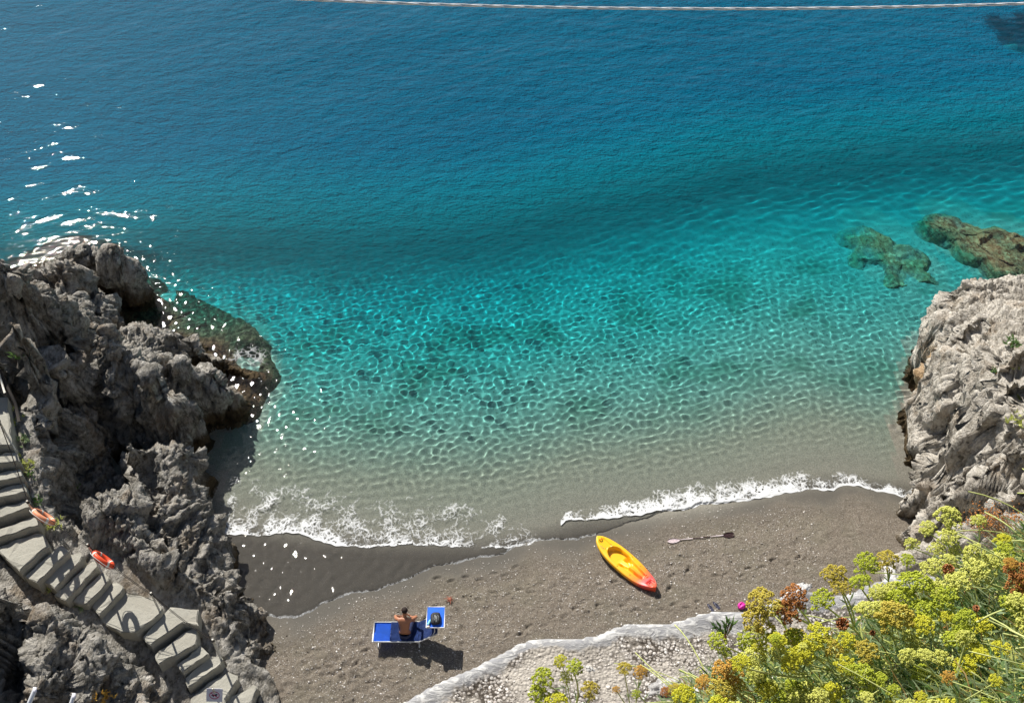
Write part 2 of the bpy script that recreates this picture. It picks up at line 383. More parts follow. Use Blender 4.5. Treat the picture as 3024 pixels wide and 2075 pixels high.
# stairs polygons (full px), level index from bottom
def zp(l, ox=0, oy=1500, s=.36145): return [(ox+a*s, oy+b*s) for a, b in l]
STEPZ = .225
steps = [
 ([(-60, 1172), (22, 1172), (35, 1312), (-60, 1318)], 16),
 ([(-60, 1350), (47, 1333), (54, 1361), (-60, 1378)], 15),
 ([(-60, 1408), (61, 1382), (66, 1405), (-60, 1430)], 14),
 ([(-60, 1462), (70, 1423), (77, 1449), (-60, 1484)], 13),
 ([(-60, 1514), (83, 1475), (91, 1497), (-60, 1545)], 12),
 ([(-60, 1582), (94, 1526), (120, 1537), (116, 1549), (-60, 1606)], 11),
 (zp([(-40, 330), (10, 305), (290, 200), (360, 205), (390, 265), (385, 300), (165, 515), (60, 420)]), 10),
 (zp([(195, 560), (440, 340), (500, 300), (560, 335), (560, 355), (300, 605)]), 9),
 (zp([(365, 600), (560, 375), (660, 365), (685, 385), (650, 440), (440, 660)]), 8),
 (zp([(440, 715), (700, 470), (770, 430), (800, 465), (790, 480), (540, 755)]), 7),
 (zp([(590, 765), (800, 545), (850, 520), (893, 560), (885, 590), (715, 780)]), 6),
 (zp([(745, 800), (900, 610), (950, 600), (1005, 640), (990, 690), (815, 870)]), 5),
 (zp([(820, 920), (1020, 690), (1250, 735), (1320, 800), (1312, 855), (1115, 1000), (980, 1010)]), 4),
 (zp([(1165, 1055), (1325, 880), (1385, 805), (1612, 830), (1612, 960), (1492, 925), (1222, 1120)]), 3),
 (zp([(1262, 1195), (1510, 1005), (1612, 965), (1605, 1105), (1290, 1275)]), 2),
 (zp([(1450, 1280), (1640, 1120), (1705, 1185), (1690, 1205), (1500, 1335)]), 1),
 (zp([(1515, 1380), (1715, 1205), (1800, 1200), (1820, 1225), (1800, 1275), (1530, 1465)]), 0),
 (zp([(1560, 1560), (1700, 1425), (1870, 1335), (1930, 1365), (1935, 1400), (1840, 1560), (1840, 1640), (1560, 1640)]), -1),
 (zp([(1845, 1570), (2070, 1430), (2100, 1465), (2040, 1640), (1845, 1640)]), -2),
]
Z0 = 1.55
def sz(l): return Z0+l*STEPZ
stair_pl = [(at(*np.mean(pl, 0), sz(l))) for pl, l in steps]
stair_poly = [np.array([at(a, b, sz(l))[:2] for a, b in pl]) for pl, l in steps]
def inpoly(X, Y, poly):
    c = np.zeros(X.shape, bool); n = len(poly)
    for i in range(n):
        x0, y0 = poly[i]; x1, y1 = poly[i-1]
        m = ((y0 > Y) != (y1 > Y)) & (X < (x1-x0)*(Y-y0)/(y1-y0+1e-12)+x0); c ^= m
    return c
def edit_left(X, Y, Z):
    pl = [(s[0], s[1]) for s in stair_pl]; d = polydist(X, Y, pl)
    zs = np.zeros(X.shape); best = np.full(X.shape, 1e9)
    for s in stair_pl:
        r = np.hypot(X-s[0], Y-s[1]); wgt = np.exp(-(r/.9)**2)
        zs += wgt*s[2]; best = np.where(best > 1e8, 0, best)+wgt
    zs = zs/(best+1e-9)
    k = sst(1.75, .95, d)
    Z = Z*(1-k)+np.where(best > 1e-4, (zs-.38), Z)*k
    m = np.zeros(X.shape)
    for P_, (_, l) in zip(stair_poly, steps):
        m = np.maximum(m, polydist(X, Y, [tuple(a) for a in P_]+[tuple(P_[0])]) < .1)
        ins = inpoly(X, Y, P_); Z = np.where(ins, np.minimum(Z, sz(l)-.45), Z)
    return Z
BK = poly_xy([(-500, 790), (-100, 785), (20, 775), (90, 750), (150, 715), (230, 700), (310, 715), (370, 735), (450, 745), (560, 800), (660, 860), (740, 915), (800, 975), (830, 1050)], 0)
_el = edit_left
def edit_left(X, Y, Z):
    Z = _el(X, Y, Z); yb = np.interp(X, BK[:, 0], BK[:, 1]); 
    gp = np.array([at(a, b, 1.)[:2] for a, b in ((100, 1150), (300, 1130), (340, 1380), (430, 1300), (560, 1330), (560, 1900), (100, 1900))])
    Z = np.where(inpoly(X, Y, gp), np.maximum(Z, 1.1+.3*pn(P3(X, Y), 1.1).reshape(X.shape)), Z)
    Z = np.where(Z < 0, Z*1.45-.1, Z)
    return Z-8*sst(-.35, .7, Y-yb)
def smask_left(X, Y):
    d = polydist(X, Y, [(s[0], s[1]) for s in stair_pl]); return .16+.84*sst(.8, 1.5, d)
ctrlL = [
 # far water edge / back sides
 (-300, 700, -1), (-100, 720, -.6), (60, 735, -.8), (150, 690, -1.2), (260, 670, -1.5), (330, 700, -1.5),
 (30, 790, .5), (-80, 800, 1.), (130, 800, 1.6), (200, 735, 2.1), (235, 790, 2.4), (160, 850, 2.5), (285, 750, 1.6), (320, 800, 1.5), (335, 850, .6), (350, 910, -.4),
 (370, 830, -1.2), (60, 860, 2.2), (-80, 900, 3.2), (0, 950, 3.6), (120, 930, 3.2), (230, 930, 3.0), (330, 940, 1.8), (390, 930, -.3),
 # reef in front
 (430, 790, -1.4), (560, 860, -1.3), (660, 880, -1.2), (760, 930, -1.1), (470, 880, -1.0), (600, 950, -.85), (520, 960, -.7), (700, 990, -.5), (760, 1010, -.4), (790, 1060, -.6), (740, 1100, -1.2), (640, 1010, -.4),
 (850, 960, -2.2), (860, 1100, -2), (700, 820, -2.8), (450, 700, -3), (820, 900, -2.5),
 # block C
 (400, 970, 1.6), (480, 980, 1.9), (560, 990, 1.4), (600, 1010, .8), (660, 1060, .5), (690, 1095, .25), (350, 1000, 2.6), (420, 1050, 3.1), (520, 1050, 2.9), (600, 1100, 2.2), (640, 1130, 1.2), (350, 1150, 3.0),
 (430, 1120, 3.2), (600, 1180, -.1), (680, 1150, -.6), (620, 1300, -.4), (560, 1250, .3), (470, 1265, 1.0), (360, 1300, 3.3),
 # B plateau
 (60, 1050, 4.6), (150, 1030, 4.3), (230, 1030, 4.2), (30, 1120, 4.9), (80, 1110, 5.0), (75, 1200, 5.0), (80, 1300, 4.7), (85, 1390, 4.3), (-100, 1050, 5.2), (-200, 1250, 5.8),
 # gully floor
 (230, 1200, 1.6), (270, 1300, 1.2), (180, 1330, 1.5), (240, 1400, 1.4), (180, 1430, 1.6), (160, 1500, 2.1), (215, 1280, 1.3),
 # block D
 (420, 1370, 2.9), (520, 1330, 2.3), (590, 1350, 1.3), (620, 1400, .2), (650, 1470, -.1), (580, 1450, 1.7), (480, 1450, 2.8), (380, 1450, 3.2), (300, 1480, 3.0), (240, 1540, 3.0), (400, 1560, 3.1), (520, 1560, 2.5), (620, 1560, 1.5),
 (665, 1560, .0), (690, 1630, .0), (640, 1620, 1.6), (560, 1650, 2.3), (450, 1650, 2.9), (350, 1620, 3.1), (700, 1690, .9), (740, 1700, -.1), (780, 1790, .1), (740, 1780, 1.3), (640, 1740, 2.0), (560, 1780, 2.2), (500, 1720, 2.6),
 (800, 1880, .1), (790, 1960, .4), (745, 1880, 1.5), (690, 1850, 1.7), (740, 1980, 1.3), (820, 2050, .3), (850, 2120, .4), (780, 2060, 1.0), (760, 2150, 1.0),
 # left of the stairs
 (10, 1660, 4.0), (60, 1740, 4.0), (110, 1760, 3.7), (150, 1800, 3.6), (220, 1840, 3.3), (280, 1880, 3.1), (330, 1960, 2.8), (400, 1990, 2.4), (440, 2060, 2.0), (500, 2080, 1.7),
 (60, 1830, 4.6), (130, 1900, 4.1), (200, 1950, 3.8), (100, 2000, 4.2), (40, 1930, 3.6), (30, 2040, 3.6), (200, 2060, 3.5), (330, 2070, 2.9), (-60, 1800, 5.4), (-60, 2000, 4.5), (-60, 2120, 4.6), (300, 2150, 3.2), (100, 2200, 4.2), (600, 2250, 1.2), (850, 2250, .5),
]
rockL, LG = rockfield('rocky_headland', ctrlL, (-27, -5.6, 9.5, 41), .045, M_left,
  'jagged grey brown rock headland carrying the stone stairs beside the beach', 'rock',
  cracks=[([(335, 900, 2), (305, 960, 2.5), (296, 1080, 3), (308, 1200, 3), (318, 1330, 2.5)], .35, 1.7),
          ([(430, 1240, 2.5), (500, 1210, 2.5), (580, 1160, 2)], .28, .9),
          ([(500, 980, 2), (480, 1080, 3)], .12, .4), ([(560, 1000, 1.5), (590, 1130, 2)], .14, .5),
          ([(240, 740, 3), (230, 850, 2.5), (300, 930, 2)], .18, .6),
          ([(440, 1330, 3), (450, 1500, 2.8), (460, 1590, 2.8)], .13, .6),
          ([(710, 1780, 1.5), (730, 1850, 1.5), (740, 1900, 1.4)], .25, .9), ([(690, 1800, 1.7), (700, 1900, 1.6)], .1, .6),
          ([(600, 1650, 2), (610, 1740, 2)], .12, .4),
          ([(70, 1780, 4.3), (90, 1870, 4.1), (50, 1900, 3.8)], .25, 1.1), ([(35, 1900, 3.5), (20, 2020, 3.4)], .4, 1.2)],
  extra=[e for (a, b, c, dx, dy, zb) in ((140, 1075, 4.5, 0, -.4, 1.9), (200, 1068, 4.4, 0, -.4, 1.6), (260, 1072, 4.1, .1, -.4, 1.5), (112, 1150, 4.9, .4, -.1, 1.9), (110, 1230, 4.8, .4, -.1, 1.8), (112, 1310, 4.6, .4, -.1, 1.7), (118, 1390, 4.3, .4, -.1, 1.7), (120, 1450, 4.0, .4, -.1, 1.8),
                              (430, 1150, 3.2, 0, -.4, 1.0), (490, 1155, 3.1, 0, -.4, .7), (550, 1150, 2.6, .05, -.4, .4), (610, 1140, 1.7, .3, -.3, -.2))
         for e in ((at(a, b, c)[0], at(a, b, c)[1], c), (at(a, b, c)[0]+dx, at(a, b, c)[1]+dy, zb))],
  amp=1.05, seed=2.3, strata=(.75, .45, -.5), edit=edit_left, smoothmask=smask_left)
ctrlR = [
 (2700, 900, -.5), (2715, 925, 1.3), (2760, 880, 1.2), (2800, 850, 1.8), (2900, 838, 2.0), (3024, 800, 2.6), (3150, 770, 3), (2850, 760, -1.5), (2980, 730, -1.2), (3150, 690, -.5), (2740, 820, -2), (2660, 900, -2.5),
 (2686, 1000, .3), (2655, 1050, -1.5), (2684, 1120, .1), (2650, 1200, -1.2), (2680, 1280, .2), (2640, 1350, -.8), (2678, 1400, .1), (2650, 1450, -.4), (2688, 1490, .2), (2700, 1560, .5), (2720, 1640, .8), (2660, 1550, 0), (2680, 1650, .2),
 (2740, 1000, 2.2), (2730, 1100, 1.6), (2720, 1200, 1.5), (2715, 1300, 1.6), (2720, 1400, 1.9), (2735, 1480, 2.2), (2750, 1560, 2.8), (2770, 1640, 3.4), (2790, 1750, 4.2), (2740, 1750, 1.6), (2690, 1760, .5),
 (2800, 950, 3.0), (2790, 1050, 3.4), (2790, 1150, 3.1), (2785, 1300, 3.3), (2800, 1400, 3.8), (2820, 1500, 4.6),
 (2870, 900, 3.4), (2870, 1000, 4.2), (2880, 1100, 4.9), (2870, 1250, 5.0), (2880, 1400, 5.8), (2900, 1550, 6.8), (2900, 1700, 7.5),
 (2960, 880, 3.8), (2970, 1000, 5.3), (2980, 1150, 6.5), (2980, 1300, 7.2), (3000, 1450, 8.2), (3020, 1600, 9.5), (3150, 850, 4.5), (3150, 1000, 6.5), (3150, 1200, 8.5), (3150, 1400, 10), (3150, 1600, 12), (3100, 1750, 11), (2950, 1800, 9),
]
M_right_ = M_right
BKR = poly_xy([(2600, 985), (2690, 945), (2720, 925), (2760, 895), (2800, 876), (2900, 862), (3024, 825), (3200, 795), (3500, 760)], 2.0)
def edit_right(X, Y, Z):
    return Z-.15-8*sst(-.4, .6, Y-np.interp(X, BKR[:, 0], BKR[:, 1]))
rockR, RG = rockfield('pale_cliff', ctrlR, (9.0, 21.5, 11.5, 37), .04, M_right,
  'pale grey limestone cliff at the right end of the beach, dropping into the water', 'cliff',
  cracks=[([(2850, 1130, 5), (2820, 1250, 4.2), (2775, 1370, 3.3), (2755, 1460, 2.8)], .16, 1.0), ([(2770, 1010, 3.2), (2900, 960, 4.2)], .2, .5),
          ([(2845, 1080, 4.6), (2900, 1150, 5.5), (3024, 1130, 6.5)], .15, .5), ([(2760, 1400, 3), (2700, 1440, 1.5)], .12, .5)],
  amp=.8, seed=8.1, strata=(.35, -.45, .8), edit=edit_right, stretch=(.75, .75, 1.0))

def reef_edit(ctrl, top, lo=-2.0, r0=1.0, r1=2.4):
    hs = np.array([at(a, b, c)[:2] for a, b, c in ctrl if c > lo])
    def f(X, Y, Z):
        d = np.full(X.shape, 99.)
        for h in hs: d = np.minimum(d, np.hypot(X-h[0], Y-h[1]))
        Z = np.minimum(Z, top-.25*np.abs(np.sin(X*2.1)*np.cos(Y*1.7))); Z = np.maximum(Z, top-.25-.6*(d/1.05)**2+.25*pn(P3(X, Y), 1.1).reshape(X.shape)); Z = np.minimum(Z, top); return Z-7*sst(.8, 3.2, d)
    return f
def reef(ctrl, bounds, res, label, top, seed, lo=-2.0, amp=.3):
    return rockfield('submerged_rock', ctrl, bounds, res, M_sub, label, 'rock', amp=amp, seed=seed, edit=reef_edit(ctrl, top, lo))
rockS1, _ = reef([
 (2515, 730, -1.4), (2575, 730, -.9), (2635, 770, -.6), (2715, 820, -.45), (2785, 880, -.4), (2825, 910, -.5), (2635, 830, -.8), (2735, 900, -.9), (2675, 770, -.9), (2535, 790, -1.2),
 (2455, 720, -3), (2595, 680, -3.2), (2715, 730, -3), (2815, 810, -2.8), (2875, 890, -2.4), (2795, 980, -2.5), (2675, 950, -2.6), (2555, 890, -2.6), (2465, 810, -3)], (13, 24, 27, 40), .06, 'long dark weedy rock lying just under the water beyond the pale cliff', -1.15, 4.4)
rockS2, _ = reef([
 (2780, 702, -1.4), (2850, 702, -.9), (2920, 702, -.5), (2990, 712, -.2), (3070, 722, 0), (3170, 742, .1), (2900, 742, -.7), (2980, 782, -.5), (3060, 802, -.4),
 (2720, 702, -3), (2820, 662, -3), (2970, 642, -3), (3120, 642, -2.8), (3270, 662, -2.5), (2820, 762, -2.8), (2900, 822, -2.6), (3000, 852, -2.5)], (17, 31, 29, 42), .06, 'broad sandy brown rock under shallow water at the right edge of the sea', -0.5, 14.4)
rockS3, _ = reef([
 (2960, 120, -1.0), (3030, 100, -.7), (3100, 150, -.6), (3000, 180, -1.2), (2900, 150, -2.2), (2960, 60, -3), (3100, 40, -3), (2920, 230, -3.5), (3060, 260, -3), (2840, 130, -5), (3200, 100, -2)], (24, 36, 47, 62), .12, 'far pale reef patch under the sea near the top right corner', -2.4, 24.4)

# depth of whatever lies under the water, for the water's own tint
def solid_z(X, Y):
    z = bed_base(X, Y)
    for o in (rockL, rockR, rockS1, rockS2, rockS3):
        v = np.empty(len(o.data.vertices)*3, np.float32); o.data.vertices.foreach_get('co', v); v = v.reshape(-1, 3)
        x0, y0 = v[:, :2].min(0); cell = .25
        nx = int((v[:, 0].max()-x0)/cell)+2; ny = int((v[:, 1].max()-y0)/cell)+2
        g = np.full((ny, nx), -99., np.float32); np.maximum.at(g, (((v[:, 1]-y0)/cell).astype(int), ((v[:, 0]-x0)/cell).astype(int)), v[:, 2])
        fx = (X-x0)/cell-.5; fy = (Y-y0)/cell-.5; ok = (fx > 0) & (fy > 0) & (fx < nx-1) & (fy < ny-1)
        ix = np.clip(fx.astype(int), 0, nx-2); iy = np.clip(fy.astype(int), 0, ny-2)
        s = np.maximum.reduce([g[iy, ix], g[iy+1, ix], g[iy, ix+1], g[iy+1, ix+1]])
        z = np.where(ok, np.maximum(z, s), z)
    return z

# ------------------------------------------------------------------ water
wr = np.random.default_rng(11)
def wave_sum(X, Y, n, l0, l1, steep, main, spread):
    z = np.zeros(X.shape, np.float32); X = X.astype(np.float32); Y = Y.astype(np.float32)
    for k in range(n):
        lam = l0*(l1/l0)**wr.random(); th = main+wr.normal(0, spread); kk = 2*math.pi/lam
        z += np.float32(steep/kk*math.sqrt(2/n))*np.cos(np.float32(kk*math.cos(th))*X+np.float32(kk*math.sin(th))*Y+np.float32(wr.random()*6.28))
    return z
xs = axis((-260, -34, 9, .3), (-34, -11, .13, .05), (-11, 14.5, .042, .042), (14.5, 33, .05, .13), (33, 260, .3, 9))
ys = axis((14, 18, .06, .045), (18, 30, .036, .045), (30, 62, .05, .13), (62, 320, .16, 14))
X, Y = np.meshgrid(xs, ys)
far = sst(30, 50, Y)
nearm = sst(40, 28, Y)
Wn = wave_sum(X, Y, 46, .26, .5, .085, 0, .8)*(.02+.98*nearm)+wave_sum(X, Y, 40, .26, .5, .055, math.pi/2, .8)*(.05+.95*nearm)
Wn = Wn*.84*(1-.4*sst(24.5, 29, Y))
W = Wn+wave_sum(X, Y, 44, .5, 1.3, .05, 1.8, .8)*(.22+.6*far)+wave_sum(X, Y, 26, 1.4, 4, .035, 1.9, .5)*(.12+.5*far)+wave_sum(X, Y, 8, 6, 14, .01, 1.9, .3)*far
SZ = solid_z(X, Y); bz = bed_z(X, Y)
dsh = np.maximum(-bed_base(X, Y), 0)
shoal = sst(0, .6, dsh)*.9+.1*sst(-.05, .1, dsh)
yf = Yf(X)
BF = poly_xy([(500, 1575), (690, 1575), (790, 1577), (845, 1566), (900, 1575), (960, 1600), (990, 1606), (1080, 1613), (1190, 1603), (1280, 1606), (1400, 1614), (1500, 1614), (1560, 1605), (1640, 1560), (1670, 1532), (1782, 1527), (1893, 1515), (1959, 1500), (2018, 1501), (2070, 1483), (2150, 1478), (2240, 1468), (2320, 1452), (2400, 1440), (2462, 1446), (2490, 1427), (2531, 1430), (2572, 1442), (2628, 1453), (2676, 1466), (2900, 1470)])
def Yb(X): return np.interp(X, BF[:, 0], BF[:, 1])+.02*np.sin(X*7)+.015*np.sin(X*17+1)
yb = Yb(X)
film = np.clip((Y-yf)*.12, -.08, .018)+.016*sst(0, .2, Y-yb)*sst(3.5, .6, Y-yb)
# long low ripples running to shore near the beach
rip = .0035*np.sin(2*math.pi*(Y-ys.min()-.08*X+.25*np.sin(X*.5))/.42)*sst(.2, 1.2, Y-yb)*sst(5.5, 2.5, Y-yb)*sst(2, -5, X)
Zw = np.maximum(W*shoal+rip, np.where(Y > yf-1, bz+film+(.3*W+wave_sum(X, Y, 24, .2, .55, .085, 1.2, 1.2))*sst(.0, .3, Y-yf), -9))
Zw = np.where(Y > yf-.3, np.maximum(Zw, bz+film*.5), Zw)
sa, sb_ = at(962, 1600, .1), at(988, 1765, .2); ts_ = np.clip((sa[1]-Y)/(sa[1]-sb_[1]), 0, 1)     # two spent wavelets meet in a small ridge
Zw = Zw+.011*np.exp(-((X-(sa[0]+(sb_[0]-sa[0])*ts_)-.04*np.sin(Y*6))/.13)**2)*sst(sa[1]+.2, sa[1]-.1, Y)*sst(sb_[1]-.1, sb_[1]+.2, Y)
land = (Y < yf-.9)
Zw = np.where(Y < yf, np.minimum(Zw, bz+film), Zw)
depth = np.clip(-SZ, 0, 20)
q = gridq(*X.shape); keep = ~land.ravel()[q].all(1); q = q[keep]
v, q, at_ = compact(np.stack([X, Y, Zw], -1).reshape(-1, 3), q, {'depth': depth, 'bdepth': np.clip(-bed_base(X, Y), 0, 20)})
me = npmesh('sea_water', v, q, at_)
t = NT('sea_water'); p = t.pos(); dp = t.attr('depth'); bd = t.attr('bdepth')
tint = t.ramp(t.math('DIVIDE', dp, 7.6), [(0, (1, 1, 1)), (.05, (.86, .97, .95)), (.11, (.54, .95, .96)), (.2, (.2, .9, .97)), (.34, (.04, .82, .96)), (.7, (.0, .68, .84)), (1, (0, .55, .78))])
lw = t.n('ShaderNodeLayerWeight'); lw.inputs[0].default_value = .5
q1 = t.scale(p, .55, 1, 1)
hb = t.math('ADD', t.math('MULTIPLY', t.noise(q1, 1.6, 6, .66), 1.0), t.math('MULTIPLY', t.noise(q1, 7, 4, .6), .35))
hs = t.math('ADD', t.math('MULTIPLY', t.noise(q1, 9, 3, .6), .62), t.math('MULTIPLY', t.noise(q1, 1.3, 3, .6), 1.2)); nb = t.bump(hs, .015, .7); nd_ = t.bump(hb, .75, 1.0)
t.put(lw, 'Normal', nb); frv = t.math('ADD', .02, t.math('MULTIPLY', .95, t.math('POWER', lw.outputs['Facing'], 5.0)))
rf = t.n('ShaderNodeBsdfRefraction'); rf.inputs['IOR'].default_value = 1.333; rf.inputs['Roughness'].default_value = 0; t.put(rf, 'Color', tint)
df = t.n('ShaderNodeBsdfDiffuse')
deepc = t.mix(t.rng(bd, 2.5, 4.9), (.0, .205, .26), t.mix(t.noise(p, .06, 2), (.0, .094, .178), (.0, .145, .245)))
t.put(df, 'Color', deepc); t.put(df, 'Normal', nd_)
gl = t.n('ShaderNodeBsdfGlossy'); gl.inputs['Roughness'].default_value = .035; t.put(gl, 'Normal', nb)
m1 = t.n('ShaderNodeMixShader'); t.put(m1, 0, t.rng(dp, 1.7, 4.0, 0, .96)); t.put(m1, 1, rf.outputs[0]); t.put(m1, 2, df.outputs[0])
m2 = t.n('ShaderNodeMixShader'); t.put(m2, 0, frv); t.put(m2, 1, m1.outputs[0]); t.put(m2, 2, gl.outputs[0])
t.t.links.new(m2.outputs[0], t.out.inputs[0])
sea = link('sea_water', me, t.m); tag(sea, kind='structure'); sea.cycles.is_caustics_caster = True
for o in (rockL, rockR, rockS1, rockS2, rockS3): o.cycles.is_caustics_receiver = True
def water_z(X_, Y_):
    # bilinear lookup in the water grid
    ix = np.clip(np.searchsorted(xs, X_)-1, 0, len(xs)-2); iy = np.clip(np.searchsorted(ys, Y_)-1, 0, len(ys)-2)
    fx = np.clip((X_-xs[ix])/(xs[ix+1]-xs[ix]), 0, 1); fy = np.clip((Y_-ys[iy])/(ys[iy+1]-ys[iy]), 0, 1)
    return (Zw[iy, ix]*(1-fx)+Zw[iy, ix+1]*fx)*(1-fy)+(Zw[iy+1, ix]*(1-fx)+Zw[iy+1, ix+1]*fx)*fy

# ------------------------------------------------------------------ foam
t = NT('white_foam'); p = t.pos(); b = t.n('ShaderNodeBsdfPrincipled'); t.put(b, 'Base Color', t.mix(t.noise(p, 30, 4), (.6, .62, .63), (.82, .83, .83))); b.inputs['Roughness'].default_value = .7
tr_ = t.n('ShaderNodeBsdfTransparent'); mx = t.n('ShaderNodeMixShader'); t.put(mx, 0, t.rng(t.math('ADD', t.attr('thick'), t.math('MULTIPLY', t.math('SUBTRACT', t.noise(p, 22, 4, .7), .5), .25)), -.05, .26, .06, .85))
t.put(mx, 1, tr_.outputs[0]); t.put(mx, 2, b.outputs[0]); t.t.links.new(mx.outputs[0], t.out.inputs[0]); M_foam = t.m
def foam(name, x0, x1, front, width, dens, label, res=.016, seed=0., tk=1.0):
    nx = int((x1-x0)/res); xa = np.linspace(x0, x1, nx); wmax = 2.4
    va = np.arange(-.03, wmax, res*1.1)
    X, V = np.meshgrid(xa, va); Y = front(X)+V
    P = P3(X, Y)
    P = P+.12*np.stack([pn(P, 3, seed), pn(P, 3, seed+5), 0*P[:, 0]], 1)
    f1, f2, c = worley(P*np.array([1, .8, 1]), 6.5, seed); g1, g2, c2 = worley(P*np.array([1, .7, 1]), 17, seed+4)
    lace = (np.minimum((f2-f1)*1.1+.04, .75*(g2-g1)+.09)).reshape(X.shape)+.12*np.maximum(0, pn(P, 9, seed+3).reshape(X.shape))
    n = (fbm(P, 1.4, 4, .6, off=seed)).reshape(X.shape)
    dn = dens(X, V)*(1+.8*n)
    edge = sst(.07, .0, np.abs(V-.02))*(.5+.8*pn(P3(X, Y), 2.3, seed+9).reshape(X.shape))
    th = dn*.3+edge*.25-lace
    keep = (th > 0) & (V < width(X)*(1+.35*n))
    Z = water_z(X, Y)+.005+np.clip(th, 0, .1)*.08
    Z = np.maximum(Z, bed_z(X, Y)+.005)
    q = gridq(*X.shape); q = q[keep.ravel()[q].sum(1) > 2]
    v, q, A_ = compact(np.stack([X, Y, Z], -1).reshape(-1, 3), q, {'thick': th*tk})
    o = link(name, npmesh(name, v, q, A_), M_foam); tag(o, label, 'foam', kind='stuff'); return o
xl, xr = at(640, 1570)[0], at(1600, 1600)[0]
foam('sea_foam', xl, xr, Yb, lambda X: np.interp(X, [xl, xr-2.5, xr], [2.1, 1.6, .5]),
     lambda X, V: (.8-.22*V)*np.interp(X, [xl, xl+2, xr-2, xr], [1.15, 1., .85, .4])+.1*sst(.2, .02, V), 'lacy white foam spread over the shallows on the left', seed=1.)
foam('sea_foam', at(1655, 1530)[0], at(2700, 1460)[0], Yb, lambda X: np.interp(X, [at(1655, 1530)[0], 3.5, 7.5, 9.5, at(2690, 1460)[0]], [.2, .6, .95, .7, .4]),
     lambda X, V: (1.35-1.1*V)*np.interp(X, [2, 4, 8, 10, 12], [.6, 1, 1.1, .8, .6])+.5*sst(.1, .0, V), 'thick white breaking foam along the shore on the right', seed=5.)
foam('sea_foam', at(800, 1830)[0], at(1760, 1585)[0], Yf, lambda X: .1+0*X, lambda X, V: .6-6*V, 'thin foam line at the edge of the spent wave on wet sand', seed=9., tk=.3)
# small splash against the left reef
def splash():
    c = at(735, 1050, .02); nx = 150; a = np.linspace(-1.1, 1.1, nx); X, Y = np.meshgrid(c[0]+a*.8, c[1]+a*.62)
    P = P3(X, Y); f1, f2, _ = worley(P, 5, 3); r = np.hypot((X-c[0])/.75, (Y-c[1])/.55)
    th = (.12*(1.2-r)+.1*pn(P, 2).reshape(X.shape)-.7*(f2-f1).reshape(X.shape)*.6)
    Z = water_z(X, Y)+.03+np.clip(th, 0, .2)*.3; q = gridq(*X.shape); q = q[(th > 0).ravel()[q].sum(1) > 2]
    v, q, A_ = compact(np.stack([X, Y, Z], -1).reshape(-1, 3), q, {'thick': th}); o = link('sea_foam', npmesh('sea_foam', v, q, A_), M_foam)
    tag(o, 'white splash where a wave breaks over the reef by the left headland', 'foam', kind='stuff')
splash()

# ------------------------------------------------------------------ pebbles on the beach
def stones(name, C, S, mat, label, seed=0, kind='stuff', cat=None):
    r_ = np.random.default_rng(seed)
    B = np.array([(1, 0, 0), (.31, .95, 0), (-.81, .59, 0), (-.81, -.59, 0), (.31, -.95, 0), (0, 0, 1), (0, 0, -1)])
    T = [(i, (i+1) % 5, 5) for i in range(5)]+[((i+1) % 5, i, 6) for i in range(5)]
    n = len(C); V = B[None]*(1+.25*r_.normal(size=(n, 7, 1))); V = V*np.stack([S*(.8+.5*r_.random(n)), S*(.6+.5*r_.random(n)), S*(.35+.3*r_.random(n))], 1)[:, None]
    a = r_.random(n)*6.28; c, s = np.cos(a)[:, None], np.sin(a)[:, None]
    V = np.stack([V[..., 0]*c-V[..., 1]*s, V[..., 0]*s+V[..., 1]*c, V[..., 2]], -1)+C[:, None]
    q = (np.array(T)[None]+7*np.arange(n)[:, None, None]).reshape(-1, 3)
    col = np.repeat(r_.random(n), 7)
    o = link(name, npmesh(name, V.reshape(-1, 3), q, {'tone': col}), mat, smooth=False); tag(o, label, cat, kind=kind); return o
t = NT('pebble'); c = t.ramp(t.attr('tone'), [(0, (.2, .175, .15)), (.35, (.34, .31, .27)), (.7, (.52, .48, .44)), (1, (.8, .77, .73))]); t.bsdf(c, .8, None, .3); M_peb = t.m
n = 9000; n = 26000; px = rng.random(n)*18-8; py = 11.5+rng.random(n)*9
d = beachdry(px, py); m = (d > .15) & (rng.random(n) < np.clip(.35+.35*d, 0, 1)*(.35+.65*(pn(P3(px, py), .5, 4) > -.1)))
px, py = px[m], py[m]; S = .009+.017*rng.random(len(px))**2+.014*(rng.random(len(px)) < .03)
stones('beach_pebbles', np.stack([px, py, bed_z(px, py)+S*.15], 1), S, M_peb, 'pale pebbles scattered over the grey sand', 3, cat='pebbles')

M_weed = simple('dried_seaweed', (.045, .035, .022), .9, .3, 40)
n = 700; wx_ = rng.random(n)*17-7.5; wy_ = 11.8+rng.random(n)*8; dd_ = beachdry(wx_, wy_); m = (dd_ > .3) & (rng.random(n) < np.where(np.abs(dd_-1.3) < .35, 1, .25)); wx_, wy_ = wx_[m], wy_[m]
stones('seaweed_scraps', np.stack([wx_, wy_, bed_z(wx_, wy_)+.006], 1), .012+.022*rng.random(len(wx_))**2, M_weed, 'dark scraps of dried seaweed scattered on the sand', 8, cat='seaweed')

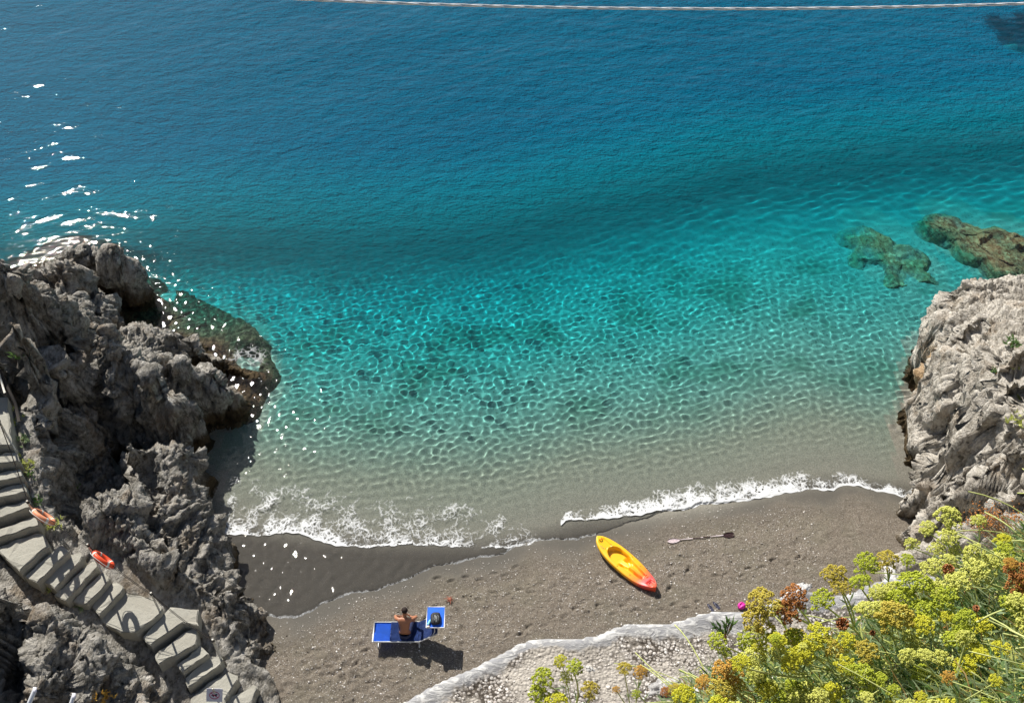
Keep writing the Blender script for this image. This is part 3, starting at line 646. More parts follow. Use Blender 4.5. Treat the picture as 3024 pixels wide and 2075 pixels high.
# ------------------------------------------------------------------ stairs
t = NT('concrete'); p = t.pos(); n1 = t.noise(p, 3, 5, .6); n2 = t.noise(p, 22, 5, .7)
c = t.mix(n1, (.31, .297, .25), (.43, .415, .36)); c = t.mix(t.rng(n2, .5, .66), c, (.33, .32, .27)); c = t.mix(t.math('MULTIPLY', t.rng(t.noise(p, 1.2, 4), .5, .65), .5), c, (.33, .31, .26))
t.bsdf(c, .9, t.bump(t.math('ADD', n2, t.math('MULTIPLY', n1, 2)), .02), .2); M_conc = t.m
stair = empty('stone_staircase', (float(stair_pl[9][0]), float(stair_pl[9][1]), 2.0), label='worn concrete staircase winding down the left rocks to the beach', cat='stairs')
for pl, l in steps:
    z = sz(l); bm = bmesh.new()
    top = [at(a, b, z) for a, b in pl]
    # subdivide the outline and wear it
    out = []
    for i in range(len(top)):
        a, b = top[i], top[(i+1) % len(top)]; k = max(2, int(np.linalg.norm(b-a)/.14))
        for j in range(k):
            q_ = a+(b-a)*j/k; nn = pn(np.array([q_]), 3.1, l*3.)[0]; n2_ = pn(np.array([q_]), 3.1, 50+l*3.)[0]
            out.append(q_+np.array([nn*.05, n2_*.05, 0]))
    base = Vector(stair.location)
    tv = [bm.verts.new(Vector(q_)-base+Vector((0, 0, .012*math.sin(i*1.7)))) for i, q_ in enumerate(out)]
    bv = [bm.verts.new(Vector(q_)-base-Vector((0, 0, .75))) for q_ in out]
    f = bm.faces.new(tv); ed = list(f.edges)
    for i in range(len(tv)): bm.faces.new((tv[i], bv[i], bv[(i+1) % len(tv)], tv[(i+1) % len(tv)]))
    bm.faces.new(bv[::-1]); bmesh.ops.recalc_face_normals(bm, faces=bm.faces)
    bmesh.ops.bevel(bm, geom=ed, offset=.022, segments=2, affect='EDGES', clamp_overlap=True)
    bm_obj('landing' if l in (16, 10, 4, -1) else 'step', bm, M_conc, stair, smooth=False)

# ------------------------------------------------------------------ railing, lifebuoys, sign
M_post = simple('weathered_white_paint', (.6, .58, .52), .6, .2, 14)
M_rope = simple('dark_rope', (.035, .03, .026), .9, .3, 60)
M_wrope = simple('pale_rope', (.62, .6, .55), .9, .15, 60)
rail = empty('rope_railing', (0, 0, 0), label='rope handrail on thin pale posts along the outer side of the stairs', cat='railing')
def ground_at(px, py, z): return at(px, py, z)
posts = [((5, 1218), (33, 1308), sz(16)), ((97, 1478), (117, 1543), sz(11)-.1), ((270, 1595), (291, 1668), sz(8)-.1), ((454, 1738), (474, 1808), sz(4)-.1), ((628, 1870), (652, 1943), sz(0))]
ptops = []
rail.location = Vector(at(291, 1668, sz(8))); RB = Vector(rail.location)
for tp, bp, z in posts:
    b = Vector(at(*bp, z)); h = 1.0; top = b+Vector((-.03, .02, h)); ptops.append(top)
    bm = bmesh.new(); tube(bm, [b-RB-Vector((0, 0, .35)), top-RB], .03, 10); o = bm_obj('post', bm, M_post, rail)
    bm = bmesh.new(); tube(bm, [top-RB-Vector((0, 0, .1)), top-RB-Vector((0, 0, .05))], .045, 10); bm_obj('rope_binding', bm, M_rope, o)
def sag(a, b, s, n=14): return [a.lerp(b, i/n)-Vector((0, 0, s*4*(i/n)*(1-i/n))) for i in range(n+1)]
first = Vector(at(-140, 1100, sz(16)+.9))
chain = [first]+ptops
for dz, s in ((-.06, .12), (-.14, .16)):
    bm = bmesh.new()
    for a, b in zip(chain[:-1], chain[1:]): tube(bm, [q_-RB+Vector((0, 0, dz)) for q_ in sag(a, b, s)], .008, 6)
    bm_obj('rope', bm, M_rope, rail)
bm = bmesh.new(); tube(bm, [Vector(at(-5, 1085, 5.6))-RB, Vector(at(25, 1150, 5.5))-RB, Vector(at(45, 1190, 5.3))-RB, Vector(at(56, 1245, 5.0))-RB], .045, 8); bm_obj('bent_pipe', bm, M_rope, rail)
bm = bmesh.new(); tube(bm, [Vector(at(-5, 1098, 5.9))-RB, Vector(at(14, 1160, 5.6))-RB], .03, 8); bm_obj('pale_pipe', bm, M_post, rail)

def lifebuoy(c, tdir, mo, label):
    root = empty('lifebuoy', c, label=label, cat='lifebuoy', group='lifebuoys hung on the stair railing')
    tdir = Vector(tdir).normalized(); nrm = tdir.cross(Vector((0, 0, 1))).normalized(); vw = (Vector((0, 0, H))-Vector(c)).normalized()
    nrm = (nrm+Vector((0, 0, 1))*((-.16-nrm.dot(vw))/vw.z)).normalized()
    u = tdir; v_ = nrm.cross(u).normalized()
    bm = bmesh.new(); Rr, rr = .29, .075; n = 40
    rings = []
    for i in range(n):
        a = 2*math.pi*i/n; cc = u*math.cos(a)+v_*math.sin(a)
        rings.append([bm.verts.new(cc*Rr+rr*(math.cos(2*math.pi*k/12)*cc*1.0+math.sin(2*math.pi*k/12)*nrm*1.1)) for k in range(12)])
    for i in range(n):
        for k in range(12): bm.faces.new((rings[i][k], rings[(i+1) % n][k], rings[(i+1) % n][(k+1) % 12], rings[i][(k+1) % 12]))
    bmesh.ops.recalc_face_normals(bm, faces=bm.faces); bm_obj('ring', bm, mo, root)
    for j in range(4):
        a0 = math.pi/4+j*math.pi/2; bm = bmesh.new(); rg = []
        for s in range(5):
            a = a0+(s-2)*.05; cc = u*math.cos(a)+v_*math.sin(a)
            rg.append([bm.verts.new(cc*Rr+(rr+.006)*(math.cos(2*math.pi*k/12)*cc+math.sin(2*math.pi*k/12)*nrm*1.1)) for k in range(12)])
        for s in range(4):
            for k in range(12): bm.faces.new((rg[s][k], rg[s+1][k], rg[s+1][(k+1) % 12], rg[s][(k+1) % 12]))
        bmesh.ops.recalc_face_normals(bm, faces=bm.faces); bm_obj('reflective_band', bm, M_wrope, root)
    bm = bmesh.new(); pts = []
    for i in range(33):
        a = 2*math.pi*i/32; cc = u*math.cos(a)+v_*math.sin(a); pts.append(cc*(Rr+rr+.02+.035*abs(math.sin(2*a)))+nrm*.02)
    tube(bm, pts, .009, 6, False); bm_obj('grab_rope', bm, M_wrope, root)
    return root
M_or1 = simple('faded_orange_plastic', (.78, .3, .16), .5, .12, 10); M_or2 = simple('bright_orange_plastic', (.8, .085, .03), .42, .1, 10)
dir1 = (ptops[2]-ptops[1]).normalized(); dir2 = (ptops[3]-ptops[2]).normalized()
lifebuoy(Vector(at(129, 1526, sz(11)+.42)), dir1, M_or1, 'faded pale orange lifebuoy hanging on the upper post of the stair railing')
lifebuoy(Vector(at(305, 1652, sz(8)+.45)), dir2, M_or2, 'bright red orange lifebuoy hanging on the middle post of the stair railing')

M_white = simple('white_board', (.72, .7, .76), .5, .05, 6)
M_red = simple('sign_red', (.5, .05, .14), .5, .05); M_blk = simple('sign_black', (.02, .02, .025), .5, .05)
sb = Vector(at(652, 2088, sz(-1))); sign = empty('warning_sign', sb, label='small white prohibition sign with a red crossed ring near the foot of the stairs', cat='sign')
bm = bmesh.new(); tube(bm, [(0, 0, -.3), (0, 0, 1.08)], .025, 10); bm_obj('post', bm, M_post, sign)
S_ = empty('tmp'); bpy.data.objects.remove(S_)
ang = R(-38)   # the board leans back and faces up towards the path
Mb = Matrix.Translation(Vector((0, -.04, .78))) @ Matrix.Rotation(R(4), 4, 'Y') @ Matrix.Rotation(ang, 4, 'X')
bm = bmesh.new(); box(bm, (0, 0, 0), (.42, .012, .36), Mb); board = bm_obj('board', bm, M_white, sign, False)
bm = bmesh.new(); n = 40
def ringflat(bm, a, b, th, y):
    vs = []
    for i in range(n):
        c_, s_ = math.cos(2*math.pi*i/n), math.sin(2*math.pi*i/n)
        vs.append((bm.verts.new(Mb @ Vector((a*c_, y, b*s_))), bm.verts.new(Mb @ Vector(((a-th)*c_, y, (b-th)*s_)))))
    for i in range(n): bm.faces.new((vs[i][0], vs[(i+1) % n][0], vs[(i+1) % n][1], vs[i][1]))
ringflat(bm, .135, .105, .02, -.010)
for s_ in (-1,):
    vs = [bm.verts.new(Mb @ Vector(q_)) for q_ in ((-.105, -.0135, .055), (-.09, -.0135, .07), (.105, -.0135, -.055), (.09, -.0135, -.07))]; bm.faces.new(vs)
bm_obj('ring_symbol', bm, M_red, board, False)
bm = bmesh.new()
dog = [(-.085, -.01), (-.06, .012), (-.02, .016), (.02, .02), (.04, .05), (.055, .035), (.085, .03), (.08, .01), (.06, .0), (.055, -.045), (.035, -.045), (.03, -.015), (-.01, -.018), (-.02, -.05), (-.04, -.05), (-.045, -.015), (-.07, -.02)]
bm.faces.new([bm.verts.new(Mb @ Vector((a, -.0095, b))) for a, b in dog]); bmesh.ops.triangulate(bm, faces=bm.faces); bm_obj('figure_symbol', bm, M_blk, board, False)

# slanted white rails at the lower left corner
M_alu = simple('pale_metal', (.6, .62, .66), .35, .08, 8, Metallic=.3)
for (tx, ty, bx, by), lab in (((103, 2036, 48, 2165), 'white square metal rail rising from the rocks in the lower left corner'), ((218, 2054, 178, 2170), 'shorter pale metal rail poking up right of the other at the lower left edge')):
    a = Vector(at(tx, ty, 5.4)); b = Vector(at(bx, by, 3.9)); rt = empty('metal_rail', b, label=lab, cat='rail', group='pale metal rails in the lower left corner')
    L = (a-b).length; qd = (a-b).to_track_quat('Z', 'Y').to_matrix().to_4x4()
    bm = bmesh.new(); box(bm, (0, 0, L/2-.2), (.13, .07, L+.4), qd); bmesh.ops.bevel(bm, geom=list(bm.edges), offset=.008, segments=2, affect='EDGES'); bm_obj('beam', bm, M_alu, rt)
    bm = bmesh.new(); box(bm, (0, 0, L+.008), (.136, .076, .016), qd); bm_obj('end_cap', bm, M_white, rt)

# ------------------------------------------------------------------ sun lounger
M_blue = simple('blue_canvas', (.012, .13, .72), .7, .08, 5); M_wmetal = simple('white_enamel', (.78, .78, .76), .35, .04)
t = NT('navy_towel'); p = t.obj(); n_ = t.noise(p, 3, 4); c = t.mix(n_, (.018, .04, .16), (.035, .075, .26)); t.bsdf(c, .95, t.bump(t.noise(p, 90, 2), .01), .1, Sheen_Weight=.3); M_navy = t.m
bzp = lambda x, y: float(bed_base(np.array([x]), np.array([y]))[0])
LH = .38
la = at(1100, 1893, .75); lb = at(1104, 1836, .75)
lx0, ly0 = float(la[0]), float(la[1]); LW = .64
gz = bzp(lx0+.9, ly0+.3)
lrot = R(0.5)
lou = empty('sun_lounger', (lx0, ly0, gz), lrot, 'blue sun lounger with white frame, raised back and blue sunshade on the sand', 'sun lounger')
HX = 1.36; BA = R(38); BL = .68
def bend(u, off=0.0):   # point along the bed profile
    if u <= HX: return Vector((u, 0, LH+off))
    e = u-HX; return Vector((HX+e*math.cos(BA)-off*math.sin(BA), 0, LH+e*math.sin(BA)+off*math.cos(BA)))
for nm, (u0, u1) in (('seat_frame', (0, HX)), ('backrest_frame', (HX, HX+BL))):
    bm = bmesh.new()
    for y in (.0, LW): tube(bm, [bend(u0)+Vector((0, y, 0)), bend(u1)+Vector((0, y, 0))], .021, 10)
    for u in (u0, u1): tube(bm, [bend(u)+Vector((0, 0, 0)), bend(u)+Vector((0, LW, 0))], .019, 10)
    bm_obj(nm, bm, M_wmetal, lou)
for x in (.16, 1.3):
    for y in (0.02, LW-.02):
        bm = bmesh.new(); tube(bm, [(x, y, LH), (x+(-.05 if x < 1 else .06), y, LH*.5), (x+(-.03 if x < 1 else .03), y, -.04)], .017, 8); bm_obj('leg', bm, M_wmetal, lou)
    bm = bmesh.new(); tube(bm, [(x+(-.03 if x < 1 else .03), .02, .05), (x+(-.03 if x < 1 else .03), LW-.02, .05)], .013, 8); bm_obj('leg_stretcher', bm, M_wmetal, lou)
def sheet(name, u0, u1, y0, y1, mat, parent, off=.012, th=.006, nu=24, nv=14, wr_=0.0, seed=0.0, skew=0.0):
    bm = bmesh.new(); G = []
    for i in range(nu+1):
        row = []
        for j in range(nv+1):
            u = u0+(u1-u0)*i/nu; y = y0+(y1-y0)*j/nv
            w_ = wr_*(abs(pn(np.array([[u*4, y*4, seed]]))[0])+.4*pn(np.array([[u*9, y*9, seed]]))[0]*.5)
            q_ = bend(u, off+w_-.012*math.sin(math.pi*j/nv)*(1 if wr_ == 0 else .3)); row.append(bm.verts.new(q_+Vector((0, y+skew*(u-u0), 0))))
        G.append(row)
    for i in range(nu):
        for j in range(nv): bm.faces.new((G[i][j], G[i+1][j], G[i+1][j+1], G[i][j+1]))
    bmesh.ops.solidify(bm, geom=list(bm.faces), thickness=th); return bm_obj(name, bm, mat, parent)
sheet('seat_fabric', .015, HX, .015, LW-.015, M_blue, lou); sheet('backrest_fabric', HX, HX+BL-.01, .015, LW-.015, M_blue, lou)
# canopy
cc = Vector(at(1287, 1823, gz+.98))-Vector((lx0, ly0, gz))
cw, cl = .52, .68
bm = bmesh.new()
box(bm, (cc.x, cc.y, cc.z), (cw-.03, cl-.03, .012)); can = bm_obj('sunshade', bm, M_blue, lou, False)
bm = bmesh.new()
for s_ in (-1, 1):
    tube(bm, [(cc.x-cw/2, cc.y+s_*cl/2, cc.z), (cc.x+cw/2, cc.y+s_*cl/2, cc.z)], .014, 8)
    tube(bm, [(cc.x+s_*cw/2, cc.y-cl/2, cc.z), (cc.x+s_*cw/2, cc.y+cl/2, cc.z)], .011, 8)
bm_obj('sunshade_frame', bm, M_wmetal, lou)
for y, yy in ((0, cc.y-cl/2), (LW, cc.y+cl/2)):
    b = bend(HX+.5)+Vector((0, y, 0)); bm = bmesh.new(); tube(bm, [b, b.lerp(Vector((cc.x, yy, cc.z)), .5)+Vector((.03, 0, .02)), Vector((cc.x-.02, yy, cc.z))], .011, 8); bm_obj('sunshade_arm', bm, M_wmetal, lou)
# towel lies on the lounger
tw = empty('beach_towel', (lx0, ly0, gz), lrot, 'rumpled navy blue towel draped over the seat and raised back of the lounger', 'towel')
o = sheet('towel', .5, HX+BL+.03, .0, LW+.0, M_navy, None, off=.02, th=.008, nu=60, nv=34, wr_=.035, seed=2.)
bpy.data.objects.remove(tw); tag(o, 'rumpled navy blue towel draped over the seat and raised back of the lounger', 'towel'); o.name = 'beach_towel'; o.location = (lx0, ly0, gz); o.rotation_euler = (0, 0, lrot)
# bag and bottle on the sunshade
base = Vector((lx0, ly0, gz))
M_bag = simple('black_bag_cloth', (.02, .022, .026), .6, .3, 20, .01); M_mesh = simple('grey_mesh_cloth', (.16, .17, .17), .6, .5, 25, .02)
bag = empty('black_bag', base+Vector((cc.x+.0, cc.y-.06, cc.z+.012)), R(4), 'black drawstring bag with grey mesh front lying on the blue sunshade', 'bag')
bm = bmesh.new(); vs = ball(bm, (0, 0, .05), (.15, .2, .07), 3)
for v_ in vs: v_.co.x = math.copysign(abs(v_.co.x/.15)**.6*.15, v_.co.x); v_.co.y = math.copysign(abs(v_.co.y/.2)**.6*.2, v_.co.y); v_.co.z = max(.0, v_.co.z)+.01*math.sin(v_.co.x*40)*math.sin(v_.co.y*30)
bm_obj('bag_body', bm, M_bag, bag)
bm = bmesh.new(); vs = ball(bm, (.015, -.02, .085), (.1, .14, .045), 3)
for v_ in vs: v_.co.z += .008*math.sin(v_.co.x*70+v_.co.y*50)
bm_obj('mesh_pocket', bm, M_mesh, bag)
for k in (-1, 1):
    bm = bmesh.new(); tube(bm, [(k*.03-.02, .1, .12), (k*.06, .02, .137), (k*.02+.03, -.08, .132), (k*.05, -.15, .1)], .008, 6); bm_obj('strap', bm, M_bag, bag)
M_bot = simple('light_blue_plastic', (.25, .6, .85), .2, .05); M_cap = simple('cream_plastic', (.8, .7, .6), .4, .05)
bot = empty('water_bottle', base+Vector((cc.x-.2, cc.y-.22, cc.z+.012)), R(-25), 'small light blue bottle lying beside the black bag on the sunshade', 'bottle')
bm = bmesh.new(); tube(bm, [(0, -.04, .035), (0, .1, .035), (0, .13, .035), (0, .15, .035)], [.034, .034, .026, .014], 14); bm_obj('bottle_body', bm, M_bot, bot)
bm = bmesh.new(); tube(bm, [(0, .15, .035), (0, .175, .035)], .017, 12); bm_obj('bottle_cap', bm, M_bot, bot)
bm = bmesh.new(); ball(bm, (0, 0, .025), (.05, .035, .025), 2); o = bm_obj('small_pouch', bm, M_cap, None); tag(o, 'tiny cream pouch at the corner of the blue sunshade', 'pouch'); o.location = base+Vector((cc.x-.2, cc.y-.31, cc.z+.012))

# ------------------------------------------------------------------ man
def skinmesh(name, verts, edges, rad, sub=2, mat=None, parent=None, root=0):
    me = bpy.data.meshes.new(name); me.from_pydata(verts, edges, []); o = bpy.data.objects.new(name, me); COL.objects.link(o)
    md = o.modifiers.new('s', 'SKIN'); md.use_smooth_shade = True
    for i, r_ in enumerate(rad):
        sv = me.skin_vertices[0].data[i]; sv.radius = r_ if hasattr(r_, '__len__') else (r_, r_); sv.use_root = (i == root)
    ms = o.modifiers.new('d', 'SUBSURF'); ms.levels = sub; ms.render_levels = sub
    dg = bpy.context.evaluated_depsgraph_get(); dg.update(); m2 = bpy.data.meshes.new_from_object(o.evaluated_get(dg)); bpy.data.objects.remove(o)
    m2.materials.clear(); return link(name, m2, mat, parent)
t = NT('tanned_skin'); p = t.obj(); c = t.mix(t.noise(p, 6, 3), (.33, .14, .075), (.43, .19, .105)); t.bsdf(c, .45, t.bump(t.noise(p, 60, 2), .003), .4, Subsurface_Weight=.08); M_skin = t.m
man = empty('person', base+Vector((.94, .2, LH+.035)), R(-2), 'tanned shirtless man with short dark hair sitting on the lounger facing the sea, elbows out', 'person')
V = [(0, 0, .1), (0, .0, .2), (0, .03, .32), (0, .09, .43), (0, .15, .52), (0, .2, .575), (0, .25, .62), (0, .295, .675), (0, .33, .74), (0, .34, .79)]
Rr_ = [(.155, .13), (.135, .105), (.14, .1), (.165, .105), (.16, .09), (.075, .06), (.055, .055), (.07, .075), (.078, .092), (.055, .065)]
E_ = [(i, i+1) for i in range(9)]
def add(v, r_, par): V.append(v); Rr_.append(r_); E_.append((par, len(V)-1)); return len(V)-1
for s_ in (-1, 1):
    a = add((s_*.14, .155, .535), .07, 4); a = add((s_*.205, .19, .515), .062, a); a = add((s_*.26, .29, .43), .047, a); a = add((s_*.29, .39, .345), .042, a)
    a = add((s_*.22, .42, .26), .037, a); a = add((s_*.13, .46, .205), .026, a); pa = add((s_*.085, .49, .2), (.024, .034), a); pb = add((s_*.055, .515, .2), (.018, .034), pa)
    for k in range(4):
        dx = -s_*.03; f0 = add((s_*.04, .52, .225-.018*k), .0085, pb); f1_ = add((s_*.01, .54-.004*abs(k-1.5), .227-.019*k), .008, f0); add((s_*-.012, .527, .227-.019*k), .007, f1_)
    th = add((s_*.07, .487, .24), .011, pa); add((s_*.045, .493, .265), .009, th)
    l = add((s_*.09, .05, .08), .088, 0); l = add((s_*.13, .26, .085), .078, l); l = add((s_*.165, .46, .09), .06, l); l = add((s_*.165, .5, .03), .056, l); l = add((s_*.16, .49, -.1), .054, l)
    l = add((s_*.155, .475, -.24), .038, l); l = add((s_*.155, .47, -.33), .04, l); l = add((s_*.165, .56, -.365), .036, l); add((s_*.175, .66, -.385), (.03, .02), l)
body = skinmesh('body', V, E_, Rr_, 2, M_skin, man)
M_hair = simple('dark_hair', (.025, .015, .012), .8, .4, 60, .01)
bm = bmesh.new(); ball(bm, (0, .318, .765), (.086, .1, .088), 3, Matrix.Rotation(R(-20), 4, 'X'))
for v_ in list(bm.verts):
    if v_.co.y > .395 and v_.co.z < .81 or v_.co.z < .69: bm.verts.remove(v_)
bmesh.ops.solidify(bm, geom=list(bm.faces), thickness=.008); bm_obj('hair', bm, M_hair, man)
M_eye = simple('eye_white', (.7, .7, .7), .3, .05); M_lip = simple('lip', (.35, .1, .08), .5, .1)
for nm, c__, r__, mm in (('ear', (-.082, .335, .735), (.012, .02, .03), M_skin), ('ear', (.082, .335, .735), (.012, .02, .03), M_skin), ('nose', (0, .425, .72), (.014, .02, .02), M_skin),
                         ('eye', (-.03, .408, .745), (.012, .008, .007), M_eye), ('eye', (.03, .408, .745), (.012, .008, .007), M_eye), ('mouth', (0, .413, .685), (.026, .009, .007), M_lip)):
    bm = bmesh.new(); ball(bm, c__, r__, 2); bm_obj(nm, bm, mm, man)
man.scale = (1.08, 1.05, 1.05)
M_shorts = simple('navy_swim_shorts', (.03, .04, .1), .85, .1, 12, .01)
bm = bmesh.new()
def lathe(bm, prof, seg=20):
    rg = [[bm.verts.new(Vector(c_)+Vector((rx*math.cos(6.2832*k/seg), ry*math.sin(6.2832*k/seg), 0))) for k in range(seg)] for c_, rx, ry in prof]
    for i in range(len(rg)-1):
        for k in range(seg): bm.faces.new((rg[i][k], rg[i][(k+1) % seg], rg[i+1][(k+1) % seg], rg[i+1][k]))
lathe(bm, [((0, 0, -.01), .12, .1), ((0, 0, .03), .168, .145), ((0, .0, .1), .172, .145), ((0, .0, .15), .158, .128)])
for s_ in (-1, 1): tube(bm, [(s_*.085, .03, .08), (s_*.115, .2, .085), (s_*.14, .34, .088)], [.1, .096, .09], 16, False)
bm_obj('shorts', bm, M_shorts, man)
M_ph = simple('phone_black', (.02, .02, .022), .2, .05)
ph = empty('mobile_phone', man.location+Vector((0, .56, .225)), 0, 'small dark phone held in the hands of the seated man', 'phone')
bm = bmesh.new(); box(bm, (0, 0, 0), (.07, .009, .145), Matrix.Rotation(R(35), 4, 'X')); bmesh.ops.bevel(bm, geom=list(bm.edges), offset=.002, segments=1, affect='EDGES'); bm_obj('phone_body', bm, M_ph, ph)
bm = bmesh.new(); box(bm, (0, -.0055, 0), (.062, .002, .132), Matrix.Rotation(R(35), 4, 'X')); bm_obj('screen', bm, M_bag, ph)

# ------------------------------------------------------------------ kayak
ka = at(1762, 1592, .3); kb = at(1936, 1742, .38); kd = kb-ka; KL = float(np.hypot(kd[0], kd[1])); kang = math.atan2(kd[1], kd[0])
km = (ka+kb)/2; kz = bzp(km[0], km[1])
t = NT('two_tone_plastic'); p = t.obj(); g = t.math('ADD', t.sep(p, 0), t.math('MULTIPLY', t.math('SUBTRACT', t.noise(p, 3, 3), .5), .25))
c = t.ramp(t.math('DIVIDE', g, KL), [(0, (.9, .52, .012)), (.6, (.92, .45, .01)), (.76, (.9, .2, .03)), (.86, (.86, .075, .075)), (1, (.87, .11, .03))])
t.bsdf(c, .32, t.bump(t.noise(p, 40, 3), .002), .5, Coat_Weight=.2); M_kay = t.m
kay = empty('kayak', (float(ka[0]), float(ka[1]), kz), kang, 'yellow and orange sit-on-top kayak with a pink red bow lying on the sand', 'kayak')
nu, nv = 130, 44; W2 = .36
def kw(u):
    return W2*(max(0., 1-abs((u-.47)/.53 if u > .47 else (u-.47)/.47)**2.35))**.62 if 0 < u < 1 else 0.0
def sm(a, b, x): tt = min(1, max(0, (x-a)/(b-a))); return tt*tt*(3-2*tt)
def deck(u, v):   # v in -1..1, port positive
    z = .27+.02*(1-abs(v)**4)+.1*sm(.7, 1, u)**1.5+.035*sm(.25, 0, u)
    y = v*kw(u)/W2
    # seat well
    e = ((u-.37)/.145); f = y/.68
    r2 = e*e+f*f if u < .37 else (max(0, u-.37)/.2)**4+f*f
    well = sm(1.12, .92, r2)
    z -= well*(.17 if u < .37 else .17*(1-sm(.4, .6, u)*.55))
    # central raised spine in front, with two foot wells
    if .42 < u < .84:
        for s_ in (-1, 1):
            cy = s_*(.44-.26*(u-.42)/.42); wd = .19*(1-.3*(u-.42)/.42)
            k = sm(1.15, .8, abs(y-cy)/wd)*sm(.42, .5, u)*sm(.8, .78, u); z -= k*.12
    # rear channel and bow recess
    z -= .03*sm(1.2, .8, abs(y)/.32)*sm(.06, .1, u)*sm(.24, .2, u)*(1-sm(.8, .2, abs(y)/.32)*.5)
    z -= .04*sm(1.2, .8, abs(y)/.3)*sm(.87, .89, u)*sm(.96, .94, u)
    return z
bm = bmesh.new(); G = []
for i in range(nu+1):
    u = min(.9985, max(.0015, i/nu)); wd = kw(u); row = []
    for j in range(nv+1):
        v_ = -1+2*j/nv; row.append(bm.verts.new((u*KL, wd*v_, deck(u, v_))))
    kz_ = .1*sm(.72, 1, u)**2+.03*sm(.2, 0, u)
    for (fv, fz) in ((1.03, .2), (.98, .12), (.75, .03), (.3, .0), (-.3, .0), (-.75, .03), (-.98, .12), (-1.03, .2)):
        row.append(bm.verts.new((u*KL, wd*fv, fz+kz_*(1 if fz < .15 else .9))))
    G.append(row)
m_ = len(G[0])
for i in range(nu):
    for j in range(m_): bm.faces.new((G[i][j], G[i+1][j], G[i+1][(j+1) % m_], G[i][(j+1) % m_]))
bm.faces.new(G[0]); bm.faces.new(G[-1][::-1]); bmesh.ops.recalc_face_normals(bm, faces=bm.faces); bm_obj('hull', bm, M_kay, kay)
M_kor = simple('deep_orange_plastic', (.75, .1, .01), .4, .08); M_kdk = simple('dark_red_plastic', (.28, .02, .02), .5, .1); M_grey = simple('grey_print', (.42, .3, .12), .6, .2, 30)
for k in range(3):
    bm = bmesh.new(); u = .765+.03*k; box(bm, (u*KL, (.135-.02*k), deck(u, .135/kw(u))+.004), (.04, .085, .012)); bmesh.ops.bevel(bm, geom=list(bm.edges), offset=.004, segments=2, affect='EDGES'); bm_obj('footrest_slot', bm, M_kor, kay)
for u, s_ in ((.065, 1), (.9, -1)):
    bm = bmesh.new(); z_ = deck(u, 0)+.012; tube(bm, [(u*KL-.02*s_, -.05, z_), (u*KL+.015*s_, -.03, z_+.02), (u*KL+.03*s_, 0, z_+.025), (u*KL+.015*s_, .03, z_+.02), (u*KL-.02*s_, .05, z_)], .013, 8); bm_obj('carry_handle', bm, M_kdk if s_ < 0 else M_kor, kay)
for u, y in ((.2, .12), (.2, -.12), (.47, -.3), (.66, .24), (.66, -.24), (.5, .3), (.93, .05)):
    bm = bmesh.new(); z_ = deck(u, y/max(.05, kw(u))); tube(bm, [(u*KL, y, z_-.005), (u*KL, y, z_+.012)], .014, 10); bm_obj('scupper_plug', bm, M_kor, kay)
bm = bmesh.new()
for i in range(5):   # small printed logo strokes on the rear left flank
    u = .135+.014*i; y = -.17; box(bm, (u*KL, y+.012*math.sin(i*2.2), deck(u, y/kw(u))+.003), (.02, .035, .004), None)
bm_obj('printed_logo', bm, M_grey, kay, False)

# ------------------------------------------------------------------ paddle
pa_, pb_ = at(1971, 1596, .15), at(2168, 1576, .15); PLn = float(np.linalg.norm((pb_-pa_)[:2])); pang = math.atan2(pb_[1]-pa_[1], pb_[0]-pa_[0])
pad = empty('paddle', (float(pa_[0]), float(pa_[1]), bzp(pa_[0], pa_[1])+.035), pang, 'double ended kayak paddle with one white and one dark brown blade lying on the sand', 'paddle')
def blade(x0, x1, w_, mat, flip):
    bm = bmesh.new(); n = 14; up_, lo = [], []
    for i in range(n+1):
        f = i/n; x = x0+(x1-x0)*f; g_ = f if flip else 1-f   # g_=1 at tip
        hw = w_*(sm(0, .45, g_)**.8*.85+.15)*(1-.35*sm(.93, 1, g_) if flip else (1-.75*sm(.72, 1.0, g_)**1.6))
        row = [bm.verts.new((x, hw*y-(.012 if y < 0 else 0), .012*y*y+(.006 if abs(y) < .1 else 0)+.0)) for y in (-1, -.5, 0, .5, 1)]; up_.append(row)
    for i in range(n):
        for j in range(4): bm.faces.new((up_[i][j], up_[i+1][j], up_[i+1][j+1], up_[i][j+1]))
    bmesh.ops.solidify(bm, geom=list(bm.faces), thickness=.008); bm_obj('blade', bm, mat, pad)
M_pw = simple('off_white_plastic', (.78, .68, .7), .4, .06); M_pd = simple('dark_brown_plastic', (.06, .03, .032), .5, .1)
blade(0, .43, .085, M_pw, False); blade(PLn-.4, PLn, .095, M_pd, True)
cuts = [(.4, .84, M_pw), (.84, 1.1, M_pd), (1.1, 1.18, M_pw), (1.18, 1.42, M_pd), (1.42, PLn-.36, M_pw)]
for a, b, m__ in cuts:
    bm = bmesh.new(); tube(bm, [(a, 0, .01), (b, 0, .01)], .016 if m__ is M_pd else .0155, 12); bm_obj('grip' if m__ is M_pd else 'shaft', bm, m__, pad)

